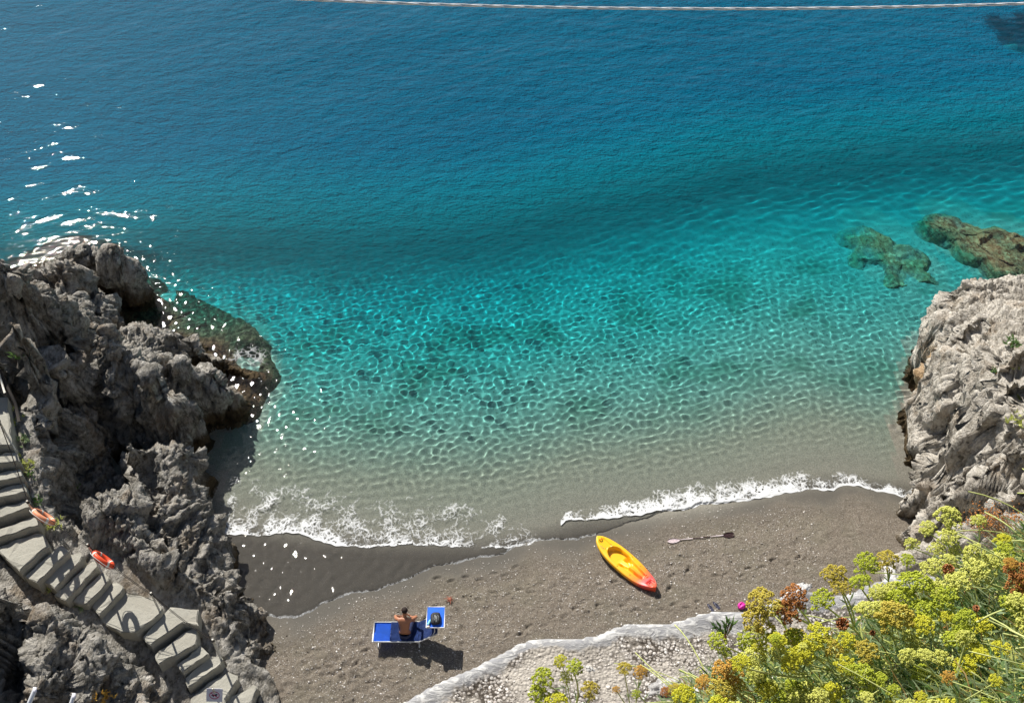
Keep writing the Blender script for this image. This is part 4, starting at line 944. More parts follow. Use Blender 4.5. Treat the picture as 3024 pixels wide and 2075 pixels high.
# ------------------------------------------------------------------ flip-flops, pink toy, driftwood
M_ff = simple('navy_rubber', (.03, .032, .06), .6, .2, 20); M_ff2 = simple('grey_strap', (.2, .2, .24), .6, .1)
for (px_, py_), rz, lab in (((2100, 1784), -62, 'left dark flip-flop of the pair on the sand, the one further from the pink bag'), ((2118, 1777), -56, 'right dark flip-flop of the pair on the sand, the one nearer the pink bag')):
    c_ = at(px_, py_, .6); r0 = empty('flip_flop', (float(c_[0]), float(c_[1]), float(bed_z(np.array([c_[0]]), np.array([c_[1]]))[0])+.012), R(rz), lab, 'flip-flop', 'pair of dark flip-flops')
    bm = bmesh.new(); ol = []
    for i in range(28):
        a = 2*math.pi*i/28; x = .15*math.cos(a); y = (.052+.012*math.cos(a))*math.sin(a)*(1-.15*math.exp(-((x+.01)/.05)**2)); ol.append((x, y))
    tv = [bm.verts.new((x, y, .022)) for x, y in ol]; bv = [bm.verts.new((x, y, 0)) for x, y in ol]; bm.faces.new(tv); bm.faces.new(bv[::-1])
    for i in range(28): bm.faces.new((tv[i], bv[i], bv[(i+1) % 28], tv[(i+1) % 28]))
    bmesh.ops.recalc_face_normals(bm, faces=bm.faces); bm_obj('sole', bm, M_ff, r0, False)
    for s_ in (-1, 1):
        bm = bmesh.new(); tube(bm, [(-.09, 0, .022), (-.06, s_*.025, .05), (-.0, s_*.045, .05), (.03, s_*.05, .018)], .008, 6); bm_obj('strap', bm, M_ff2, r0)
M_pink = simple('pink_vinyl', (.82, .045, .42), .4, .1)
c_ = at(2193, 1778, .65); pk = empty('pink_bag', (float(c_[0]), float(c_[1]), bzp(c_[0], c_[1])), R(35), 'small round pink bag with a folded slit near the flip-flops', 'bag')
bm = bmesh.new(); vs = ball(bm, (0, 0, .085), (.13, .11, .1), 3)
for v_ in vs:
    if v_.co.z > .08: v_.co.z -= .06*math.exp(-(v_.co.y/.018)**2)
bm_obj('pouch', bm, M_pink, pk)
bm = bmesh.new(); tube(bm, [(-.1, .03, .12), (-.04, .06, .19), (.04, .06, .19), (.1, .03, .12)], .007, 6); bm_obj('handle', bm, M_pink, pk)
M_drift = simple('reddish_driftwood', (.3, .11, .07), .85, .3, 30, .01)
c_ = at(1328, 1768, .3); bm = bmesh.new()
for a in range(9):
    an = a*.7+.3*random.random(); L = .1+.1*random.random(); tube(bm, [(0, 0, .05), (L*.5*math.cos(an), L*.5*math.sin(an), .1+.04*random.random()), (L*math.cos(an), L*math.sin(an), .03+.09*random.random())], [.022, .014, .006], 6)
ball(bm, (0, 0, .05), (.06, .05, .045), 2); o = bm_obj('driftwood_root', bm, M_drift, None); o.location = (float(c_[0]), float(c_[1]), bzp(c_[0], c_[1])); tag(o, 'small reddish tangle of dried root on the sand beyond the sunshade', 'driftwood')

# ------------------------------------------------------------------ cable across the top
M_cab = simple('pale_cable_sheath', (.75, .76, .76), .5, .1, 30); cab = empty('overhead_cable', att(1512, 20, 5.), 0, 'pale twisted cable stretched across the top of the view above the sea', 'cable')
P0, P1, P2 = [Vector(att(x_, y_, 5.)) for x_, y_ in ((950, 1), (1950, 26), (3024, 11))]
def qpt(s_):   # quadratic through three points at s=0,.48,1
    a, b, c3 = 0., .48, 1.; l0 = (s_-b)*(s_-c3)/((a-b)*(a-c3)); l1 = (s_-a)*(s_-c3)/((b-a)*(b-c3)); l2 = (s_-a)*(s_-b)/((c3-a)*(c3-b)); return P0*l0+P1*l1+P2*l2
for k in range(3):
    bm = bmesh.new(); pts = []
    for i in range(700):
        s_ = -1.2+3.4*i/699; q_ = qpt(s_); a = s_*70+k*2.094; pts.append(q_-cab.location+Vector((0, math.cos(a), math.sin(a)))*.0038)
    tube(bm, pts, .0036, 7); bm_obj('strand', bm, M_cab, cab)

# ------------------------------------------------------------------ near ledge and hillside
LZ = 20.0
rim_px = [(700, 2330), (900, 2210), (1050, 2120), (1150, 2078), (1240, 2035), (1330, 1998), (1440, 1942), (1530, 1912), (1640, 1892), (1760, 1870), (1850, 1838), (1950, 1824), (2040, 1822), (2130, 1817), (2230, 1800), (2330, 1760), (2420, 1745), (2560, 1722), (2660, 1700), (2760, 1705), (2900, 1740), (3100, 1790), (3400, 1850)]
rimXY = np.array([at(a, b, LZ)[:2] for a, b in rim_px]); rimXY = rimXY[rimXY[:, 0].argsort()]
Yr = lambda X: np.interp(X, rimXY[:, 0], rimXY[:, 1])+.02*np.sin(X*9)+.03*np.sin(X*3.7+1)
hill_px = [(2100, 2110, 3.7), (2300, 2040, 3.75), (2500, 1970, 3.8), (2700, 1860, 3.95), (2850, 1760, 4.2), (2980, 1670, 4.4), (3150, 1560, 4.7), (2600, 2075, 3.3), (2800, 1960, 3.5), (3000, 1850, 3.6), (3000, 2075, 2.9), (3300, 1950, 3.2), (2300, 2200, 3.3)]
hp = [att(*h_) for h_ in hill_px]
extra = [(x, Yr(np.array(x))-.0, LZ) for x in np.linspace(-3, 7, 12)]+[(x, 3.3, LZ) for x in (-3, -1.5, 0, 1.2, 2.2)]+[(x, 2.6, LZ+.15) for x in (-3, -1.5, -.3)]+[(-.2, 1.6, LZ+1.2), (.0, .8, LZ+2.9), (-2, 1.2, LZ+1.5), (3.2, 3.5, LZ+.2), (5, 3.5, LZ+.9), (5, 2.2, 22.2), (2.5, 1.0, 24.2), (4, .5, 23.6), (0, 0, 25.0), (-2, 0, 25), (2, -1, 25.0), (5, -1, 24.4), (-3, -1.5, 25.2)]
xa = np.arange(-3.4, 7, .028); ya = np.arange(-1.5, 6.2, .028); X, Y = np.meshgrid(xa, ya)
Zl = rbf([tuple(h_) for h_ in hp]+extra, X, Y, 1e-3)
P = P3(X, Y, Zl)
hillm = sst(LZ+.5, LZ+1.6, Zl)
yr = Yr(X); Zl = np.where(hillm < .02, np.minimum(np.maximum(Zl, LZ-.05), LZ+.45), Zl)
Zl = np.where((Y > 2.8) & (X < 2.2), LZ+.35*sst(3.6, 2.8, Y)*0+(Zl-LZ)*sst(3.6, 2.8, Y), Zl)
e_ = yr-Y   # distance inside the rim
Zl = Zl+.03*sst(.2, .08, e_)*sst(-.02, .06, e_)+(.02*fbm(P, 2.5, 4)+.05*fbm(P, 1.0, 3)*sst(.9, .2, e_).ravel()).reshape(X.shape)*.6
Zl = Zl+hillm*(.1*fbm(P, 1.6, 5, .6, True).reshape(X.shape)-.12)
drop = np.maximum(-e_, 0); Zl = Zl-3.5*drop**1.1-1.2*np.sqrt(drop)*1.0
keep = (e_ > -.35)
q = gridq(*X.shape); q = q[keep.ravel()[q].all(1)]
v, q, at_ = compact(np.stack([X, Y, Zl], -1).reshape(-1, 3), q, {'rim': e_+.07*fbm(P, 2.2, 3).reshape(X.shape), 'hill': hillm})
t = NT('ledge_gravel'); p = t.pos()
vc = t.vor(p, 42, out='Color'); vd = t.vor(p, 42); g1 = t.mix(t.sep(vc, 0), (.3, .265, .23), (.62, .58, .54)); g1 = t.mix(t.rng(t.sep(vc, 1), .8, .9), g1, (.75, .72, .68)); g1 = t.mix(t.rng(vd, .38, .62), g1, (.09, .075, .06))
g2 = t.mix(t.noise(p, 80, 4, .7), (.36, .325, .28), (.54, .5, .44)); gm = t.rng(t.noise(p, 2.2, 4, .6), .42, .58); g = t.mix(gm, g2, g1)
veins = t.rng(t.noise(t.scale(p, 1, 2.2, 1), 7, 6, .7, 1.5), .4, .62); rimc = t.mix(veins, (.27, .27, .28), (.55, .545, .53))
rm = t.rng(t.math('ADD', t.attr('rim'), t.math('MULTIPLY', t.math('SUBTRACT', t.noise(p, 5, 5, .7), .5), .22)), .16, .11); c = t.mix(rm, g, rimc)
earth = t.mix(t.noise(p, 8, 5, .7), (.1, .085, .055), (.27, .235, .17)); c = t.mix(t.attr('hill'), c, earth)
hh = t.math('ADD', t.math('MULTIPLY', t.math('SUBTRACT', .7, vd), t.math('SUBTRACT', 1.0, rm)), t.math('MULTIPLY', veins, .4))
t.bsdf(c, .9, t.bump(hh, .012), .2); M_led = t.m
led = link('hillside', npmesh('hillside', v, q, at_), M_led); tag(led, kind='structure')
# gravel on the ledge: real little stones
n = 20000; gx = rng.random(n)*7.5-2.6; gy = 3.0+rng.random(n)*2.6; e2 = Yr(gx)-gy
m = (e2 > .13+.12*rng.random(n)) & (rng.random(n) < .25+.75*sst(-.25, .25, pn(P3(gx, gy), 1.6, 6))); gx, gy = gx[m], gy[m]
def led_z(x, y):
    ix = np.clip(((x-xa[0])/.028).astype(int), 0, len(xa)-2); iy = np.clip(((y-ya[0])/.028).astype(int), 0, len(ya)-2)
    fx = (x-xa[ix])/.028; fy = (y-ya[iy])/.028
    return (Zl[iy, ix]*(1-fx)+Zl[iy, ix+1]*fx)*(1-fy)+(Zl[iy+1, ix]*(1-fx)+Zl[iy+1, ix+1]*fx)*fy
S = .0055+.006*rng.random(len(gx))**1.5+.008*(rng.random(len(gx)) < .03)
stones('ledge_gravel', np.stack([gx, gy, led_z(gx, gy)+S*.2], 1), S, M_peb, 'loose pale gravel covering the near ledge', 5, cat='gravel')
# cliff face under the rim
uu = np.linspace(-3.2, 6.8, 200); zz = np.linspace(0, 1, 130)
U, Vv = np.meshgrid(uu, zz); Xc = U; Yc = Yr(U)+.02-.1+.0*Vv; Zc = LZ-.25-(LZ+.6)*Vv; Pc = P3(Xc, Yc, Zc)
dd = (.5*fbm(Pc, .35, 5, .55, True)-.7+.12*fbm(Pc, 2., 3, .6)).reshape(U.shape)*sst(0, .06, Vv); Yc = Yc+np.minimum(dd, .0)-.6*Vv
cl_ = link('cliff_face', npmesh('cliff_face', np.stack([Xc, Yc, Zc], -1).reshape(-1, 3), gridq(*U.shape)), M_right); tag(cl_, 'tall pale rock face dropping from the near gravel ledge to the beach', 'cliff')

# boulders on the ledge and slope
def boulder(px_, py_, t_, r_, mat, label, sq=(1, .8, .6), sd_=0.):
    c_ = att(px_, py_, t_); bm = bmesh.new(); vs = ball(bm, (0, 0, 0), (1, 1, 1), 4); Pn = np.array([v__.co[:] for v__ in vs])
    f1, f2, ci = worley(Pn, 1.3, sd_); d_ = 1+.35*(ci-.5)+.25*sst(0, .4, f2-f1)-.15+.16*fbm(Pn, 2.2, 4, .55, True, sd_)
    for v__, k in zip(vs, d_): v__.co = Vector((v__.co.x*sq[0], v__.co.y*sq[1], v__.co.z*sq[2]))*float(k)*r_
    o = bm_obj('boulder', bm, mat, None); o.location = Vector(c_); o.rotation_euler = (0, 0, sd_); tag(o, label, 'boulder'); return o
M_bw = rock_mat('white_stone', (.45, .44, .42), (.6, .59, .57), (.8, .8, .78), False, .15, .03)
M_bd2 = rock_mat('grey_stone', (.3, .29, .28), (.42, .41, .4), (.6, .6, .58), False, .15, .03)
M_bd = rock_mat('dark_stone', (.1, .11, .12), (.3, .3, .3), (.75, .75, .73), False, .0, .03)
boulder(1736, 1978, 7.6, .05, M_bw, 'small white stone lying among the gravel by the low yellow flowers', (.6, 1, .7), 1.)
boulder(1962, 2030, 7.5, .09, M_bd2, 'pale grey stone in the gravel at the bottom middle, left of the orange umbels', (.7, 1.2, .5), 2.)
boulder(2000, 2000, 7.6, .09, M_bw, 'flat pale stone behind the bottom middle grey stone', (1.1, .8, .4), 5.)
boulder(2390, 2080, 3.75, .17, M_bw, 'large grey white boulder at the bottom edge under the flower stems', (1.6, .6, .5), 3.)
boulder(2130, 2085, 4.0, .1, M_bw, 'grey boulder at the bottom edge left of the larger one', (1.1, .7, .6), 9.)
boulder(2690, 1895, 3.95, .045, M_bd, 'small dark stone with a white top half hidden by the flowers', (1.2, .8, .9), 4.)
boulder(2775, 1838, 3.95, .05, M_bw, 'white stone in the greenery right of the dark stone', (1.4, .8, .6), 6.)
boulder(2350, 1760, 8.1, .09, M_bw, 'bright white stone on the ledge rim behind the rust brown umbel', (1.6, .6, .4), 7.)
boulder(2640, 1712, 8.2, .08, M_bw, 'bright white stone on the ledge rim behind the green umbels', (1.5, .6, .45), 8.)

# ------------------------------------------------------------------ flowering plants
def plantmat(name, c0, c1, tr=.25, nsc=30):
    t = NT(name); p = t.n('ShaderNodeTexCoord').outputs['Object']; c = t.mix(t.rng(t.noise(p, nsc, 3), .35, .65), c0, c1)
    b = t.n('ShaderNodeBsdfPrincipled'); t.put(b, 'Base Color', c); b.inputs['Roughness'].default_value = .6; b.inputs['Specular IOR Level'].default_value = .25
    tl = t.n('ShaderNodeBsdfTranslucent'); t.put(tl, 'Color', c); m = t.n('ShaderNodeMixShader'); m.inputs[0].default_value = tr
    t.put(m, 1, b.outputs[0]); t.put(m, 2, tl.outputs[0]); t.t.links.new(m.outputs[0], t.out.inputs[0]); return t.m
UM = {'Y': plantmat('yellow_umbel', (.78, .74, .06), (.6, .6, .05)), 'G': plantmat('lime_umbel', (.62, .66, .07), (.42, .5, .05)), 'L': plantmat('pale_yellow_umbel', (.82, .82, .24), (.66, .68, .15)),
      'O': plantmat('golden_umbel', (.68, .56, .1), (.52, .44, .07)), 'R': plantmat('rust_umbel', (.6, .27, .08), (.42, .17, .05)), 'A': plantmat('amber_umbel', (.75, .48, .1), (.62, .36, .07))}
M_stem = plantmat('pale_green_stem', (.45, .5, .16), (.6, .62, .25), .1); M_stemr = plantmat('reddish_stem', (.3, .12, .04), (.42, .2, .06), .1)
M_leaf = [plantmat('green_leaf', (.08, .16, .05), (.16, .26, .08), .35), plantmat('grey_green_leaf', (.24, .33, .17), (.38, .46, .25), .3), plantmat('yellow_green_leaf', (.42, .48, .12), (.6, .62, .2), .35), plantmat('straw', (.42, .3, .12), (.3, .17, .06), .2)]
M_seed = simple('brown_seed_head', (.42, .17, .07), .9, .35, 40)
def arrmesh(name, V_, T_): return npmesh(name, np.concatenate(V_), np.concatenate(T_))
def umbel_mesh(name, seed, dome=1.0):
    # radius 1, axis +z, root of rays at z=-.75
    r_ = np.random.default_rng(seed); V_, T_ = [], []; nb = 0
    def addv(v, f):
        nonlocal nb
        V_.append(np.array(v)); T_.append(np.array(f)+nb); nb += len(v)
    nr = 30
    for i in range(nr):
        rad = math.sqrt((i+.5)/nr); a = i*2.39996+r_.normal(0, .15); rad = rad*(.95+.12*r_.normal()*.5)
        c = np.array([rad*math.cos(a)*.86, rad*math.sin(a)*.86, .42*dome*(1-rad**2)+.05*r_.normal()])
        rt = np.array([0, 0, -.62]); dv = c-rt; sd = np.cross(dv, [.3, .1, 1.]); sd = sd/np.linalg.norm(sd)*.014; s2 = np.cross(dv, sd); s2 = s2/np.linalg.norm(s2)*.014
        e = c-.16*dv/np.linalg.norm(dv)
        addv([rt+sd, rt-sd*.5+s2, rt-sd*.5-s2, e+sd, e-sd*.5+s2, e-sd*.5-s2], [(0, 1, 4), (0, 4, 3), (1, 2, 5), (1, 5, 4), (2, 0, 3), (2, 3, 5)])
        up_ = dv/np.linalg.norm(dv); ur = .17*(.85+.3*r_.random())
        for k in range(24):
            d_ = r_.normal(size=3); d_ /= np.linalg.norm(d_); d_ = d_+up_*.9; d_ /= np.linalg.norm(d_); f = c+d_*ur*(.6+.5*r_.random())-up_*.08
            s_ = .05*(.7+.6*r_.random()); b = r_.normal(size=3); b -= b.dot(d_)*d_; b /= np.linalg.norm(b); b2 = np.cross(d_, b)
            addv([f+d_*s_, f+b*s_, f+b2*s_, f-b*s_, f-b2*s_, f-d_*s_*1.3], [(0, 1, 2), (0, 2, 3), (0, 3, 4), (0, 4, 1), (5, 2, 1), (5, 3, 2), (5, 4, 3), (5, 1, 4)])
    return arrmesh(name, V_, T_)
UMESH = {}
for k, m__ in UM.items():
    for s_ in range(2):
        me = umbel_mesh('umbel', hash(k) % 50+s_*7+ord(k), 1.0+.5*s_); me.materials.append(m__); UMESH[(k, s_)] = me
def curve(a, b, bow, n=10):
    a, b = Vector(a), Vector(b); m = (a+b)/2+Vector(bow); return [a*(1-s)**2+m*2*s*(1-s)+b*s*s for s in [i/n for i in range(n+1)]]
def leaf_blades(bm, root, axis_, n, L, W_, spread=.8, r_=random):
    ax = Vector(axis_).normalized()
    for i in range(n):
        d_ = (ax+Vector((r_.gauss(0, spread), r_.gauss(0, spread), r_.gauss(0, spread)*.6+.25))).normalized(); s_ = d_.cross(Vector((r_.gauss(0, 1), r_.gauss(0, 1), r_.gauss(0, 1)))).normalized()*W_*(.7+.6*r_.random())
        l = L*(.6+.7*r_.random()); dr = Vector((0, 0, -.25*l*r_.random())); b = Vector(root)
        v0 = bm.verts.new(b-s_*.3); v1 = bm.verts.new(b+s_*.3); v2 = bm.verts.new(b+d_*l*.5+s_); v3 = bm.verts.new(b+d_*l*.5-s_); v4 = bm.verts.new(b+d_*l+dr)
        bm.faces.new((v0, v1, v2, v3)); bm.faces.new((v3, v2, v4))
rp = random.Random(5)
def plant(base_px, umbels, label, stemmat=None, leaves=26, group='flowering fennel plants on the near slope', lm=None, tbase=None):
    if base_px[2] < 3.9 and leaves:
        mx_ = sum(u_[0] for u_ in umbels)/len(umbels); my_ = sum(u_[1] for u_ in umbels)/len(umbels)
        umbels = umbels+[(min(3040, max(2120, mx_+40+rp.gauss(0, 95))), min(2100, my_+50+abs(rp.gauss(0, 75))), rp.uniform(34, 92), rp.choice('LLLGGYYY'), umbels[0][4]*rp.uniform(.95, 1.02)) for _ in range(7)]
    b = Vector(att(*base_px)); root = empty('fennel_plant', b, 0, label, 'plant', group)
    bm = bmesh.new(); bl = bmesh.new()
    hub = None
    for i, (x_, y_, dia, k, tt) in enumerate(umbels):
        tt = tt*.9; dia = dia*1.08; c = Vector(att(x_, y_, tt)); r_ = dia/F*tt/2*1.06
        tocam = (Vector((0, 0, H))-c).normalized()
        ax = (Vector((rp.gauss(-.15, .25), rp.gauss(.25, .25), 1.0))+tocam*.35).normalized()
        rt = c-ax*.6*r_
        bow = Vector((rp.gauss(0, .05), rp.gauss(0, .05), .1))+(-ax)*.25*(rt-b).length
        if i % 3 and hub is not None and (hub-rt).length < .55: src = hub
        else: src = b
        pts = curve(src-b, rt-b, bow*(.6 if src is not b else 1)); th = .0034 if dia > 60 else .0024
        tube(bm, pts, [th*(1.3-.5*j/10) for j in range(11)], 6, False)
        if src is b: hub = Vector(pts[6])+b
        for j in (3, 6, 8):
            if rp.random() < .7: leaf_blades(bl, pts[j], pts[j+1]-pts[j], 3, .05, .0035, .5, rp)
        o = bpy.data.objects.new('umbel', UMESH[(k, i % 2)]); COL.objects.link(o); o.parent = root; o.location = c-b
        o.scale = (r_, r_*rp.uniform(.85, 1.05), r_*rp.uniform(.85, 1.15)); o.rotation_mode = 'QUATERNION'; o.rotation_quaternion = ax.to_track_quat('Z', 'Y') @ Quaternion((0, 0, 1), rp.random()*6.28)
    bm_obj('stem', bm, stemmat or M_stem, root)
    for j in range(leaves//3): leaf_blades(bl, Vector((rp.gauss(0, .05), rp.gauss(0, .05), .0)), (rp.gauss(0, .4), rp.gauss(0, .4), 1), 4, .11, .005, .5, rp)
    bm_obj('leaves', bl, lm or M_leaf[1], root, False)
    return root
plant((1650, 2200, 4.3), [(1655, 1952, 46, 'Y', 4.3), (1697, 1972, 58, 'G', 4.25), (1603, 2005, 78, 'G', 4.1), (1672, 2000, 42, 'L', 4.3), (1742, 2037, 58, 'O', 4.2), (1588, 2055, 72, 'G', 4.1), (1640, 2075, 80, 'Y', 4.05)], 'clump of lime umbels at the bottom edge, leftmost of the flowering plants', group='flowering fennel plants at the bottom edge')
plant((1850, 2200, 4.4), [(1843, 1974, 48, 'O', 4.4), (1890, 1985, 46, 'A', 4.4), (1878, 2048, 30, 'G', 4.3), (1820, 2037, 26, 'A', 4.4)], 'sparse plant with small amber umbels on thin stems at the bottom edge', group='flowering fennel plants at the bottom edge')
plant((2060, 2200, 4.0), [(2022, 2056, 82, 'Y', 4.0), (1995, 2035, 46, 'O', 4.05), (1965, 2042, 34, 'R', 4.1)], 'low plant with one dense golden umbel at the bottom edge', group='flowering fennel plants at the bottom edge')
plant((2240, 2150, 3.8), [(2145, 1985, 92, 'A', 3.75), (2130, 2040, 88, 'O', 3.7), (2172, 2022, 60, 'O', 3.75), (2078, 2015, 52, 'A', 3.85)], 'plant with tall burnt amber umbels below the lime ones', M_stemr)
plant((2390, 2060, 3.7), [(2118, 1893, 62, 'G', 3.7), (2200, 1892, 70, 'G', 3.65), (2236, 1862, 46, 'L', 3.6), (2224, 1945, 78, 'L', 3.55), (2296, 1932, 56, 'L', 3.55), (2232, 1990, 60, 'L', 3.5), (2140, 1925, 46, 'G', 3.7)], 'plant of pale lime umbels reaching furthest left towards the ledge rim')
plant((2450, 2040, 3.6), [(2253, 1780, 108, 'O', 3.5), (2235, 1838, 104, 'O', 3.5), (2342, 1882, 76, 'O', 3.55), (2300, 1800, 56, 'L', 3.55)], 'plant with big domed golden olive umbels just right of the pink bag')
plant((2480, 2000, 3.65), [(2345, 1762, 84, 'R', 3.5), (2332, 1806, 80, 'R', 3.5)], 'plant with dense rust brown umbels standing in front of the white stone', M_stem)
plant((2620, 1960, 3.7), [(2430, 1772, 76, 'G', 3.7), (2466, 1700, 78, 'O', 3.75), (2485, 1735, 60, 'O', 3.7), (2540, 1722, 72, 'G', 3.7), (2560, 1665, 82, 'G', 3.75), (2622, 1656, 76, 'O', 3.75), (2680, 1655, 52, 'G', 3.8)], 'plant of mixed lime and peach umbels against the wet sand')
plant((2700, 1980, 3.5), [(2450, 1912, 78, 'O', 3.5), (2500, 1895, 66, 'Y', 3.5), (2560, 1925, 80, 'O', 3.45), (2495, 1965, 66, 'Y', 3.4), (2545, 1990, 80, 'G', 3.35), (2420, 2062, 62, 'L', 3.3)], 'plant of loose golden umbels with stems lying over the gravel')
plant((2850, 1900, 3.7), [(2700, 1722, 108, 'G', 3.6), (2640, 1742, 60, 'L', 3.65), (2664, 1772, 96, 'G', 3.6), (2640, 1822, 118, 'O', 3.5), (2730, 1800, 92, 'G', 3.55), (2600, 1805, 72, 'L', 3.55), (2760, 1745, 80, 'L', 3.6)], 'thick lime and olive umbel clump in the middle of the slope')
plant((2960, 1760, 4.3), [(2740, 1562, 56, 'L', 4.3), (2800, 1530, 88, 'L', 4.25), (2890, 1540, 52, 'L', 4.3), (2692, 1607, 48, 'L', 4.3), (2802, 1588, 74, 'L', 4.2), (2768, 1624, 54, 'L', 4.2), (2822, 1628, 44, 'L', 4.2)], 'plant with pale yellow flat umbels rising in front of the pale cliff')
plant((3030, 1850, 4.0), [(2752, 1680, 74, 'L', 4.0), (2880, 1640, 78, 'L', 4.0), (2940, 1662, 72, 'L', 4.0), (2962, 1600, 58, 'Y', 4.1), (2965, 1628, 62, 'G', 4.05), (2880, 1690, 92, 'L', 3.9), (2822, 1718, 82, 'L', 3.85), (2800, 1655, 50, 'L', 4.0)], 'wide plant of bright lemon umbels at the top right of the slope')
plant((3060, 1900, 3.6), [(3006, 1690, 80, 'R', 3.6), (3012, 1730, 84, 'R', 3.6), (2985, 1665, 50, 'A', 3.6)], 'plant with shaggy rust orange umbels at the right edge', M_stemr)
plant((2980, 2050, 3.2), [(2792, 1765, 82, 'G', 3.5), (2852, 1835, 82, 'G', 3.4), (2980, 1785, 72, 'G', 3.5), (2680, 1940, 62, 'L', 3.2), (2732, 1935, 58, 'L', 3.2), (2850, 1885, 60, 'L', 3.3), (2900, 1930, 50, 'Y', 3.2)], 'leafy plant with scattered lime umbels low on the right slope')
plant((2880, 2130, 3.0), [(2560, 2060, 50, 'L', 3.1), (2640, 2040, 46, 'G', 3.1), (2940, 2010, 46, 'Y', 3.0), (2800, 2000, 46, 'A', 3.1), (2720, 2058, 44, 'Y', 3.0)], 'low leafy plant with tiny umbels at the bottom right corner')

# dried seed heads on wiry stems
for (x_, y_, d_, tt, bx, by, lab) in ((2800, 1682, 34, 3.5, 2870, 1900, 'brown cup shaped seed head on a thin stem above the lemon umbels'), (2487, 1842, 38, 3.3, 2560, 1985, 'round brown seed head hanging over the golden umbels'), (2576, 1868, 16, 3.3, 2640, 1990, 'tiny brown seed head right of the larger round one'), (2882, 1795, 18, 3.2, 2900, 1960, 'tiny rust seed head deep in the green leaves')):
    c = Vector(att(x_, y_, tt)); b = Vector(att(bx, by, tt+.25)); r_ = d_/F*tt/2; root = empty('seed_head_plant', b, 0, lab, 'plant', 'dried seed heads on the slope')
    bm = bmesh.new(); tube(bm, curve((0, 0, 0), c-b-Vector((0, 0, r_)), (0, 0, .06)), .0016, 6); bm_obj('stem', bm, M_stemr, root)
    bm = bmesh.new()
    for i in range(60):
        a = rp.random()*6.28; h_ = rp.random(); rr = r_*(.35+.65*math.sin(math.pi*(.15+.75*h_))); p0 = c-b+Vector((0, 0, -r_*1.1)); p1 = c-b+Vector((rr*math.cos(a), rr*math.sin(a), r_*(-.4+1.3*h_)))
        tube(bm, [p0, p0.lerp(p1, .6)+Vector((math.cos(a), math.sin(a), 0))*r_*.25, p1], [.0008, .0015, .0028], 4)
    bm_obj('seed_head', bm, M_seed, root)

# undergrowth: leaves and stems nobody could count
def hillpts(n, seed, lo=(2050, 1560), hi=(3250, 2250)):
    r_ = np.random.default_rng(seed); out = []
    x = .2+r_.random(n*4)*4.6; y = -.2+r_.random(n*4)*3.0; z = led_z(x, y); k = (z > 22.6) & (y < 3.0)
    d = np.stack([x, y, z-H], 1); depth_ = d[:, 1]*cp-d[:, 2]*sp; vx = d[:, 0]/depth_*F+CX; vy = CY-(d[:, 1]*sp+d[:, 2]*cp)/depth_*F
    k &= (vx > 2000) & (vx < 3700) & (vy < 2300) & (vy > 2075-.62*(vx-2050))
    return np.stack([x, y, z], 1)[k][:n]
def blades(name, n, L, Wd, mat, label, seed, up=1.0, seglift=.0):
    r_ = np.random.default_rng(seed); B = hillpts(n, seed); n = len(B)
    B = B+np.stack([r_.normal(0, .02, n), r_.normal(0, .02, n), r_.random(n)**1.5*.12], 1)
    D = r_.normal(size=(n, 3))*.75; D[:, 2] = np.abs(D[:, 2])*.6+.35*up; D[:, 0] -= .45; D /= np.linalg.norm(D, axis=1, keepdims=True)
    S_ = np.cross(D, r_.normal(size=(n, 3))); S_ /= np.linalg.norm(S_, axis=1, keepdims=True); S_ *= (Wd*(.6+.8*r_.random(n)))[:, None]; Ln = (L*(.5+r_.random(n)))[:, None]
    bend_ = np.stack([0*Ln[:, 0], 0*Ln[:, 0], -.35*Ln[:, 0]*r_.random(n)], 1)
    V_ = np.stack([B-S_*.4, B+S_*.4, B+D*Ln*.5+S_, B+D*Ln*.5-S_, B+D*Ln+bend_+S_*.15, B+D*Ln+bend_-S_*.15], 1).reshape(-1, 3)
    q = (np.array([(0, 1, 2, 3), (3, 2, 4, 5)])[None]+6*np.arange(n)[:, None, None]).reshape(-1, 4)
    o = link(name, npmesh(name, V_, q), mat, smooth=False); tag(o, label, 'undergrowth', kind='stuff')
blades('undergrowth', 13000, .085, .0042, M_leaf[0], 'dense dark green leaves on the near slope', 1)
blades('undergrowth', 13000, .1, .0038, M_leaf[1], 'grey green feathery leaves on the near slope', 2)
blades('undergrowth', 12000, .085, .003, M_leaf[2], 'yellow green leaf tips over the near slope', 3)
blades('dry_grass', 3500, .12, .0022, M_leaf[3], 'dry straw and rusty twigs among the leaves', 4, 1.2)
# long pale stems running over the slope
bm = bmesh.new(); pts_ = hillpts(260, 9)
for q_ in pts_[:110]:
    a = Vector(q_)+Vector((0, 0, rp.random()*.1)); L = .15+.25*rp.random(); d_ = Vector((-1+rp.gauss(0, .45), .55+rp.gauss(0, .5), -.05+rp.gauss(0, .2))).normalized()
    tube(bm, curve(a, a+d_*L, (rp.gauss(0, .04), rp.gauss(0, .04), .07), 6), .0024*(.7+.7*rp.random()), 5, False)
o = bm_obj('plant_stems', bm, M_stem, None); tag(o, 'tangle of long pale stems lying across the greenery', 'stems', kind='stuff')
# loose clusters of tiny flowers scattered in the greenery
V_, T_ = [], []; nb = 0; fr_ = np.random.default_rng(12)
for key, nn, lab in (('L', 260, 'small pale yellow florets scattered through the greenery'), ('O', 120, 'small golden florets scattered through the greenery'), ('R', 70, 'small rusty dried florets scattered through the greenery')):
    B = hillpts(nn, 20+nn); CC = np.repeat(B+np.array([0, 0, .12])+fr_.normal(size=B.shape)*.03, 16, 0); CC = CC+fr_.normal(size=CC.shape)*np.array([.014, .014, .008])
    stones('florets', CC, .0022+.0018*fr_.random(len(CC)), UM[key], lab, nn, cat='florets')

